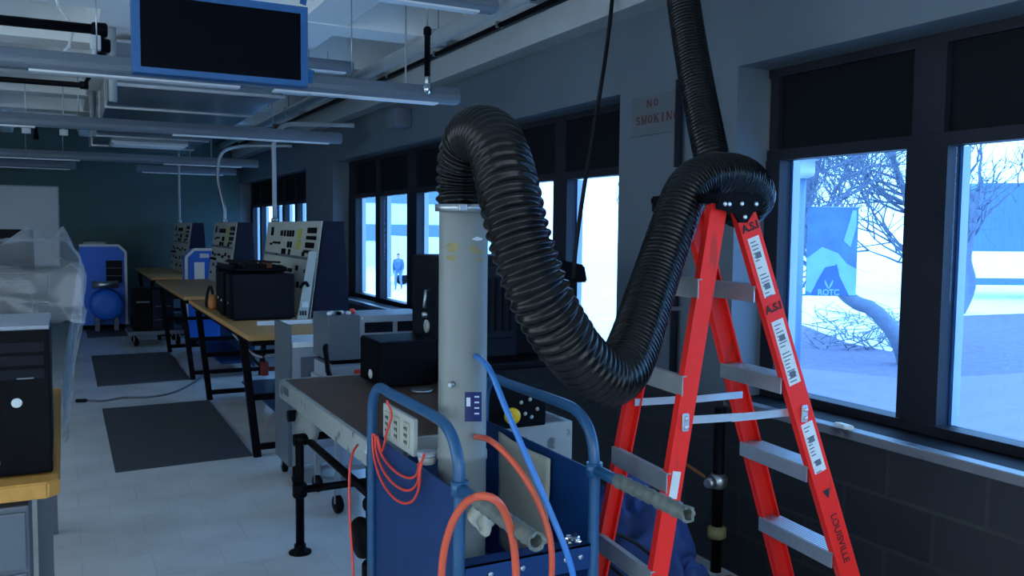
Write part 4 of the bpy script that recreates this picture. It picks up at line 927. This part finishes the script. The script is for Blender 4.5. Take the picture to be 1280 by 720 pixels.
vp = thing('valve_pipe', 'rusty dark drain pipe with valve on the block wall behind the ladder', 'pipe', (2.70, 3.08, .0))
MB().cyl((2.70, 3.08, .0), (2.70, 3.08, .78), .026, n=16).obj('pipe_run', M_black, vp)
MB().lathe([(.03, 0), (.042, .01), (.045, .05), (.03, .07)], (2.70, 3.08, .40), n=16).lathe([(.02, 0), (.032, .02), (.02, .05)], (2.67, 3.08, .435), (-1, -.3, 0), 14).obj('valve_body', M_steel, vp)
MB().bar((2.63, 3.09, .46), (2.64, 3.35, .50), (0, 0, 1), .014, .006).obj('valve_lever', M_orange, vp)
MB().lathe([(.032, 0), (.044, .01), (.044, .05), (.032, .06)], (2.70, 3.08, .16), n=16).obj('coupling', M_rust, vp)
# pieces on the near sill
tag(MB().prism([(2.71, 2.37, .829), (2.735, 2.34, .829), (2.74, 2.41, .829), (2.72, 2.43, .829)], (0, 0, .018), .003).obj('plaster_flake', M_lab), 'small white plaster flake on the window sill behind the ladder', 'debris')
# cloth heap and boards on the floor behind the ladder
def heap(c, r, label, m, seed, sz):
    b = MB(); bmesh.ops.create_icosphere(b.bm, subdivisions=5, radius=1)
    for v in b.bm.verts:
        p = v.co.copy(); k = 1+.28*noise.fractal(p*2.2+V((seed, 0, 0)), .8, 2.1, 5)+.10*abs(noise.noise(p*6+V((seed, 3, 0))))
        v.co = V((p.x*r[0]*k, p.y*r[1]*k, max(p.z*r[2]*k, -.0)))+V(c)
    for f in b.bm.faces: f.smooth = True
    return tag(b.obj('cloth_heap', m), label, 'cloth')
heap((2.10, 2.98, 0), (.26, .30, .50), 'tall heap of blue cloth on the floor behind the ladder legs', M_clothb, 1, 0)
heap((2.22, 2.72, 0), (.20, .14, .22), 'low lump of blue cloth on the floor nearer the window wall', M_clothb, 5, 0)
for k in range(4):
    P = [(1.72+.02*k, 2.78-.03*k, .40-.08*k), (1.78+.02*k, 2.70, .46-.07*k), (1.90, 2.64-.02*k, .42-.09*k), (2.02, 2.60, .30-.07*k), (2.12, 2.56+.03*k, .12-.02*k), (2.16, 2.52, .02)]
    tag(cord(P, .008, .02).obj('cord', M_cord), ['uppermost', 'second', 'third', 'lowest'][k]+' dark cord draped over the blue cloth heap behind the ladder', 'cord', 'cords over the cloth heap')
bd = MB().box((2.28, 2.38, .002), (2.70, 2.98, .022), .003).obj('plywood_offcut', M_ply); tag(bd, 'pale plywood offcut lying on the floor by the drain pipe', 'board')

# ---------------------------------------------------------------- outdoors
ZG = -1.4
def ground(name, pts, z, m): return stru(MB().prism([(x, y, z-.05) for x, y in pts], (0, 0, .05)).obj(name, m))
ground('sunlit_ground', [(3.2, -60), (160, -60), (160, 160), (3.2, 160)], ZG, M_far)  # pale tone stands for sunlit ground past the building's shade
ground('bounce_apron', [(3.2, -30), (8.3, -30), (8.3, 60), (3.2, 60)], ZG+.09, M_far)  # out of view, added to bounce sky light up to the ceiling
g1 = [onz(1000, 432, ZG), onz(1135, 458, ZG), onz(1290, 470, ZG)]
a_, b_ = onz(1000, 436, ZG), onz(1290, 405, ZG)
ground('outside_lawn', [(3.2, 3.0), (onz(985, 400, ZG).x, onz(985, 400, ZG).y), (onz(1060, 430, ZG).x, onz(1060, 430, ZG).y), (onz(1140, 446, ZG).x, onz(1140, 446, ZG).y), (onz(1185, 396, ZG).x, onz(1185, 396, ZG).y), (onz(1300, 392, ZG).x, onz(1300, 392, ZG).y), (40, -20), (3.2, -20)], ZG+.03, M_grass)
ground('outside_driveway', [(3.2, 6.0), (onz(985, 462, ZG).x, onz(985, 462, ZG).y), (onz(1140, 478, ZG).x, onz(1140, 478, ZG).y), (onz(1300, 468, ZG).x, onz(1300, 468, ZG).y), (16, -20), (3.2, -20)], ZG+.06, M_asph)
# building far in bay two, elevated wing, both things
fb_ = thing('outside_building', 'pale building with dark window band seen through the middle windows', 'building', (38, 62, ZG))
MB().box((16, 66, ZG), (36.5, 72, 10)).obj('facade', M_facade, fb_)
for k in range(3): MB().box((16.2, 65.9, .6+3.0*k), (36.3, 66.05, 1.9+3.0*k)).obj('window_band', M_win, fb_)
ew = thing('elevated_walkway', 'blue grey raised building wing on posts outside the nearest window', 'building', (40, 18, ZG))
p0, p1 = at(1199, 228, 40), at(1199, 314, 40); q0_, q1_ = at(1420, 205, 40), at(1420, 330, 40)
dirv = (V((q0_.x, q0_.y, 0))-V((p0.x, p0.y, 0))).normalized(); nv = V((dirv.y, -dirv.x, 0))
if nv.x < 0: nv = -nv
s0 = V((p0.x, p0.y, p1.z)); L = 14
MB().prism([s0, s0+dirv*L, s0+dirv*L+V((0, 0, p0.z-p1.z)), s0+dirv*1.2+V((0, 0, p0.z-p1.z)), s0+V((0, 0, (p0.z-p1.z)*.8))], nv*4).obj('wing_body', M_conc, ew)
rz = at(1199, 352, 40).z
MB().bar(V((p0.x, p0.y, rz)), V((p0.x, p0.y, rz))+dirv*L, (0, 0, 1), .32, .2).obj('handrail', M_conc, ew)
for k in (.4, 5, 10): MB().box(V((p0.x, p0.y, ZG))+dirv*k-V((.15, .15, 0)), V((p0.x, p0.y, p1.z))+dirv*k+V((.15, .15, .05))).obj('post', M_conc, ew)
# lamp post with banner
lp = at(1001, 300, 13); lpz = at(1001, 222, 13).z
lm = thing('lamp_post', 'slim lamp post outside beside the hanging banner', 'street lamp', (lp.x, lp.y, ZG))
MB().cyl((lp.x, lp.y, ZG), (lp.x, lp.y, lpz), .055, .05, n=14).obj('pole', M_post, lm)
MB().lathe([(.06, 0), (.16, .04), (.17, .10), (.17, .26), (.22, .27), (.22, .31), (.05, .36)], (lp.x, lp.y, lpz-.02), n=20).obj('lantern', M_pale, lm)
MB().lathe([(.23, 0), (.23, .05), (.04, .12)], (lp.x, lp.y, lpz+.26), n=20).obj('lantern_cap', M_post, lm)
bR = V((rt.x, rt.y, 0)).normalized()
bn = thing('banner', 'tall blue banner with pale wing emblem hanging from the lamp post', 'banner', at(1043, 370, 13))
def bp(px_, py_): return at(px_, py_, 13)
nb = -V((fw.x, fw.y, 0)).normalized()
Wd = 63/FPX*13; tl = bp(1010, 259); zt_, zb_ = tl.z, bp(1010, 369).z; L0 = V((tl.x, tl.y, 0))
BP = lambda u, v, d=0: L0+bR*(Wd*u)+V((0, 0, zb_+(zt_-zb_)*v))+nb*d
MB().prism([BP(0, 0), BP(1, 0), BP(1, 1), BP(0, 1)], nb*.02).obj('banner_cloth', M_ban, bn)
MB().prism([BP(0, .42, .02), BP(.3, .55, .02), BP(.62, .48, .02), BP(.8, .36, .02), BP(1, .30, .02), BP(1, 0, .02), BP(.85, 0, .02), BP(.55, .34, .02), BP(.38, .32, .02), BP(.1, .02, .02), BP(0, .05, .02)], nb*.006).obj('pale_field', M_ban2, bn)
MB().prism([BP(.72, .62, .02), BP(.86, .55, .02), BP(.96, .78, .02), BP(.96, .97, .02), BP(.88, .97, .02)], nb*.006).obj('pale_field', M_ban2, bn)
MB().prism([BP(.12, 0, .021), BP(.86, 0, .021), BP(.66, .22, .021), BP(.6, .36, .021), BP(.52, .32, .021), BP(.36, .31, .021), BP(.2, .14, .021)], nb*.008).obj('dark_field', M_ban3, bn)
em_ = MB()
for s_ in (-1, 1):
    em_.prism([BP(.45, .075, .03), BP(.45+s_*.02, .075, .03), BP(.45+s_*.075, .13, .03), BP(.45+s_*.09, .18, .03), BP(.45+s_*.05, .15, .03), BP(.45+s_*.02, .115, .03)], nb*.003)
em_.obj('wing_emblem', M_ban2, bn)
text('ROTC', .12, BP(.45, .030, .033), bR, (0, 0, 1), M_ban2, 'lettering', bn, .002, .004)
MB().cyl(BP(-.12, 1.0, .01), BP(1.02, 1.0, .01), .014, n=8).cyl(BP(-.12, 0, .01), BP(1.02, 0, .01), .014, n=8).obj('banner_arm', M_post, bn)

def tree(base, trunkpts, label, spread, seed, levels=4, r0=.22, nb_=5, name='bare_tree', bias=(0, 0, 0)):
    random.seed(seed); t = thing(name, label, 'tree', base)
    tr = MB(); P = catmull(trunkpts, .25); N = len(P); tr.tube(P, [r0*(1-.6*i/N) for i in range(N)], 10); tr.obj('trunk', M_bark, t)
    b = MB()
    def grow(p, d, r, L, lv):
        pts = [p]; q = p
        for k in range(5):
            d = (d+V((random.uniform(-1, 1), random.uniform(-1, 1), random.uniform(-.7, .9)))*.32).normalized(); q = q+d*(L/5); pts.append(q)
        b.tube(pts, [r*(1-.13*k) for k in range(6)], 5 if lv < 2 else 4)
        if lv < levels:
            for k in range(3 if lv < 2 else 2+random.randint(0, 1)):
                i = random.randint(2, 5); dd = (d+V((random.uniform(-1, 1), random.uniform(-1, 1), random.uniform(-.6, 1)))*spread).normalized()
                grow(pts[i], dd, r*(.62 if i < 5 else .7), L*random.uniform(.62, .85), lv+1)
    for k in range(nb_):
        i = int(N*random.uniform(.3, .98)); i = min(i, N-1); dd = (P[i]-P[max(0, i-2)]).normalized()+V((random.uniform(-1, 1), random.uniform(-1, 1), random.uniform(-.1, 1)))*.9 + V(bias)
        grow(P[i], dd.normalized(), r0*.26, random.uniform(1.8, 2.8), 0)
    grow(P[-1], (P[-1]-P[-3]).normalized(), r0*.3, 2.2, 0)
    b.obj('branches', M_bark, t); return t
D = 19.5
tb = onz(1133, 456, ZG)
tpts = [tb]+[at(x_, y_, D+dd) for x_, y_, dd in [(1126, 432, 0), (1112, 408, .1), (1090, 386, .3), (1066, 376, .5), (1040, 350, .6), (1020, 318, .7), (1008, 280, .6), (1010, 235, .5), (1025, 180, .4)]]
tree(tb, tpts, 'bare tree with trunk leaning left outside the window with the banner', 1.0, 4, 4, .20, 20)
tb4 = onz(968, 470, ZG); tree(tb4, [tb4]+[at(x_, y_, 17) for x_, y_ in [(968, 430), (964, 380), (968, 330), (962, 280), (970, 225), (985, 160)]], 'bare tree hidden by the window frame left of the lamp post', 1.0, 31, 4, .12, 9)
tb2 = onz(1160, 430, ZG); tree(tb2, [tb2]+[at(x_, y_, 24) for x_, y_ in [(1158, 400), (1150, 340), (1140, 270), (1120, 210), (1100, 150)]], 'bare tree behind the window mullion right of the banner', 1.0, 9, 4, .15, 26, bias=tuple(rt*-1.1-V((0, 0, .7))))
tb3 = onz(1196, 392, ZG); tree(tb3, [tb3]+[at(x_, y_, 33) for x_, y_ in [(1206, 375), (1213, 352), (1208, 325), (1212, 300), (1222, 240)]], 'bare tree before the raised building wing', 1.0, 14, 3, .26, 7)
# shrubs as a bank of thin twigs beyond the lawn
bk = MB(); random.seed(8)
for k in range(110):
    pxx = random.uniform(1020, 1140); pyy = random.uniform(392, 440); p = onz(pxx, pyy, ZG); h = random.uniform(.2, .6)
    bk.tube([p, p+V((random.uniform(-.5, .5), random.uniform(-.5, .5), h*.6)), p+V((random.uniform(-1, 1), random.uniform(-1, 1), h))], [.022, .016, .008], 4)
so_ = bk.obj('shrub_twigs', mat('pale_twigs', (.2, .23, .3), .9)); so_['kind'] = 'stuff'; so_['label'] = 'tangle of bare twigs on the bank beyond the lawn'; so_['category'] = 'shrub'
# white van
vv = at(512, 300, 46); van = thing('van', 'white van parked outside beyond the middle windows', 'van', (vv.x, vv.y, ZG))
dx_ = V((math.cos(math.radians(-20)), math.sin(math.radians(-20)), 0)); nx_ = V((-dx_.y, dx_.x, 0)); o_ = V((vv.x, vv.y, 0))
def vp3(u, z, w): return o_+dx_*u+nx_*w+V((0, 0, ZG+z))
MB().prism([vp3(-1.2, .45, 0), vp3(3.6, .45, 0), vp3(3.6, 1.4, 0), vp3(2.9, 1.6, 0), vp3(2.3, 2.5, 0), vp3(-1.2, 2.6, 0)], nx_*2, .06).obj('van_body', M_white, van)
MB().prism([vp3(1.6, 1.6, -.02), vp3(2.7, 1.6, -.02), vp3(2.2, 2.3, -.02), vp3(1.6, 2.3, -.02)], nx_*.03).obj('side_window', M_win, van)
for u in (-.4, 2.7): MB().lathe([(.2, -.1), (.36, -.09), (.36, .09), (.2, .1)], vp3(u, .36, .12), nx_, 20).obj('wheel', M_black, van)

# person outside, walking
pf_ = onz(498, 362, ZG)
per = thing('person', 'person in a dark jacket walking outside beyond the middle windows', 'person', (pf_.x, pf_.y, ZG))
def skin(name, verts, edges, radii, m, parent, root=0, sub=2):
    me = bpy.data.meshes.new(name); off = OFF[parent]
    me.from_pydata([V(v)+V((pf_.x, pf_.y, ZG))-off for v in verts], edges, []); o = bpy.data.objects.new(name, me); C.objects.link(o); o.parent = parent; OFF[o] = off
    sk = o.modifiers.new('skin', 'SKIN'); sk.use_smooth_shade = True
    for i, r in enumerate(radii):
        me.skin_vertices[0].data[i].radius = (r, r) if not isinstance(r, tuple) else r; me.skin_vertices[0].data[i].use_root = (i == root)
    s = o.modifiers.new('sub', 'SUBSURF'); s.levels = s.render_levels = sub; me.materials.append(m); return o
f_ = V((-.5, -.85, 0)).normalized(); s_ = V((f_.y, -f_.x, 0))     # facing, and the person's right
def W(r, f, z): q = s_*r+f_*f; return (q.x, q.y, z)
vb = [W(0, 0, .95), W(0, .01, 1.12), W(0, .02, 1.32), W(0, .02, 1.46), W(0, .03, 1.54),
      W(.10, 0, .90), W(.11, .16, .50), W(.11, .12, .09), W(.11, .28, .03),
      W(-.10, 0, .90), W(-.11, .02, .48), W(-.11, -.26, .13), W(-.11, -.14, .03),
      W(.19, .02, 1.42), W(.24, -.08, 1.15), W(.23, .02, .90), W(-.19, .02, 1.42), W(-.24, .06, 1.15), W(-.23, .22, .95)]
eb = [(0, 1), (1, 2), (2, 3), (3, 4), (0, 5), (5, 6), (6, 7), (7, 8), (0, 9), (9, 10), (10, 11), (11, 12), (3, 13), (13, 14), (14, 15), (3, 16), (16, 17), (17, 18)]
rb_ = [.15, .14, .16, .11, .06, .10, .07, .05, .04, .10, .07, .05, .04, .07, .052, .042, .07, .052, .042]
vh = []; eh = []; rh = []
for sd, hp in ((1, (.23, .02, .90)), (-1, (-.23, .22, .95))):
    wi = 15 if sd == 1 else 18; base = len(vb)
    vb.append(W(hp[0], hp[1]+.02, hp[2]-.08)); eb.append((wi, base)); rb_.append(.035)
    for k in range(4):
        i = len(vb); vb.append(W(hp[0]-.0, hp[1]-.01+.022*k, hp[2]-.14)); vb.append(W(hp[0]-sd*.012, hp[1]+.005+.022*k, hp[2]-.175-.008*(k in (1, 2)))); eb += [(base, i), (i, i+1)]; rb_ += [.010, .008]
    i = len(vb); vb.append(W(hp[0]-sd*.02, hp[1]+.06, hp[2]-.09)); vb.append(W(hp[0]-sd*.025, hp[1]+.075, hp[2]-.125)); eb += [(base, i), (i, i+1)]; rb_ += [.011, .009]
body = skin('body', vb, eb, rb_, M_trs, per, 0)
hd = MB(); bmesh.ops.create_uvsphere(hd.bm, u_segments=24, v_segments=18, radius=1)
hc = V(W(0, .05, 1.66))+V((pf_.x, pf_.y, ZG))
for v in hd.bm.verts:
    p = v.co.copy(); fy = p.y; z = p.z
    w = .076*(1-.18*max(0, -z)); q = s_*(p.x*w)+f_*(p.y*.095+(.018 if abs(p.x) < .16 and p.y > .8 and abs(z+.1) < .2 else 0)); v.co = hc+q+V((0, 0, z*.118))
for e in (-1, 1):
    hd.lathe([(.02, -.006), (.026, 0), (.02, .008)], hc+s_*(e*.078)+V((0, 0, -.01)), s_*e, 10)
    hd.lathe([(.011, 0), (.009, .005)], hc+f_*.088+s_*(e*.03)+V((0, 0, .01)), f_, 8)
hd.obj('head', M_skin, per, True)
hr = MB(); bmesh.ops.create_uvsphere(hr.bm, u_segments=20, v_segments=14, radius=1)
bmesh.ops.delete(hr.bm, geom=[v for v in hr.bm.verts if v.co.z < (-.1 if v.co.y < .1 else .42)], context='VERTS')
for v in hr.bm.verts: v.co = hc+s_*(v.co.x*.084)+f_*(v.co.y*.103)+V((0, 0, v.co.z*.128))
hr.obj('hair', M_hair, per, True)
vj = [W(0, 0, .86), W(0, .0, 1.0), W(0, .01, 1.15), W(0, .02, 1.34), W(0, .02, 1.47), W(.19, .02, 1.42), W(.25, -.08, 1.15), W(.235, .015, .92), W(-.19, .02, 1.42), W(-.25, .06, 1.15), W(-.235, .21, .965)]
skin('jacket', vj, [(0, 1), (1, 2), (2, 3), (3, 4), (3, 5), (5, 6), (6, 7), (3, 8), (8, 9), (9, 10)], [.19, .19, .185, .19, .08, .09, .072, .058, .09, .072, .058], M_jkt, per, 2)

# ---------------------------------------------------------------- light: one overcast sky, graded by direction, brighter ahead than behind
wd_ = bpy.data.worlds.new('sky'); bpy.context.scene.world = wd_; wd_.use_nodes = True; nt = wd_.node_tree; n = nt.nodes; l = nt.links
bg = n['Background']; tc_ = n.new('ShaderNodeTexCoord'); dp = n.new('ShaderNodeVectorMath'); dp.operation = 'DOT_PRODUCT'
l.new(tc_.outputs['Generated'], dp.inputs[0]); dp.inputs[1].default_value = V((-.75, -.62, -1.0)).normalized()
cr = n.new('ShaderNodeMapRange'); cr.inputs['From Min'].default_value = -.25; cr.inputs['From Max'].default_value = .9
SKY_FRONT, SKY_BACK = 8.0, 5.2
cr.inputs['To Min'].default_value = SKY_FRONT; cr.inputs['To Max'].default_value = SKY_BACK
cr.interpolation_type = 'SMOOTHSTEP'
l.new(dp.outputs['Value'], cr.inputs['Value']); l.new(cr.outputs['Result'], bg.inputs['Strength']); bg.inputs['Color'].default_value = (.70, .86, 1, 1)

sc = bpy.context.scene
sc.view_settings.view_transform = 'Standard'; sc.view_settings.look = 'None'; sc.view_settings.gamma = 1; sc.view_settings.exposure = -.18; sc.view_settings.use_curve_mapping = False
sc.cycles.max_bounces = 10; sc.cycles.diffuse_bounces = 6; sc.cycles.transparent_max_bounces = 24; sc.cycles.caustics_reflective = False
sc.cycles.use_denoising = True; sc.cycles.sample_clamp_indirect = 6
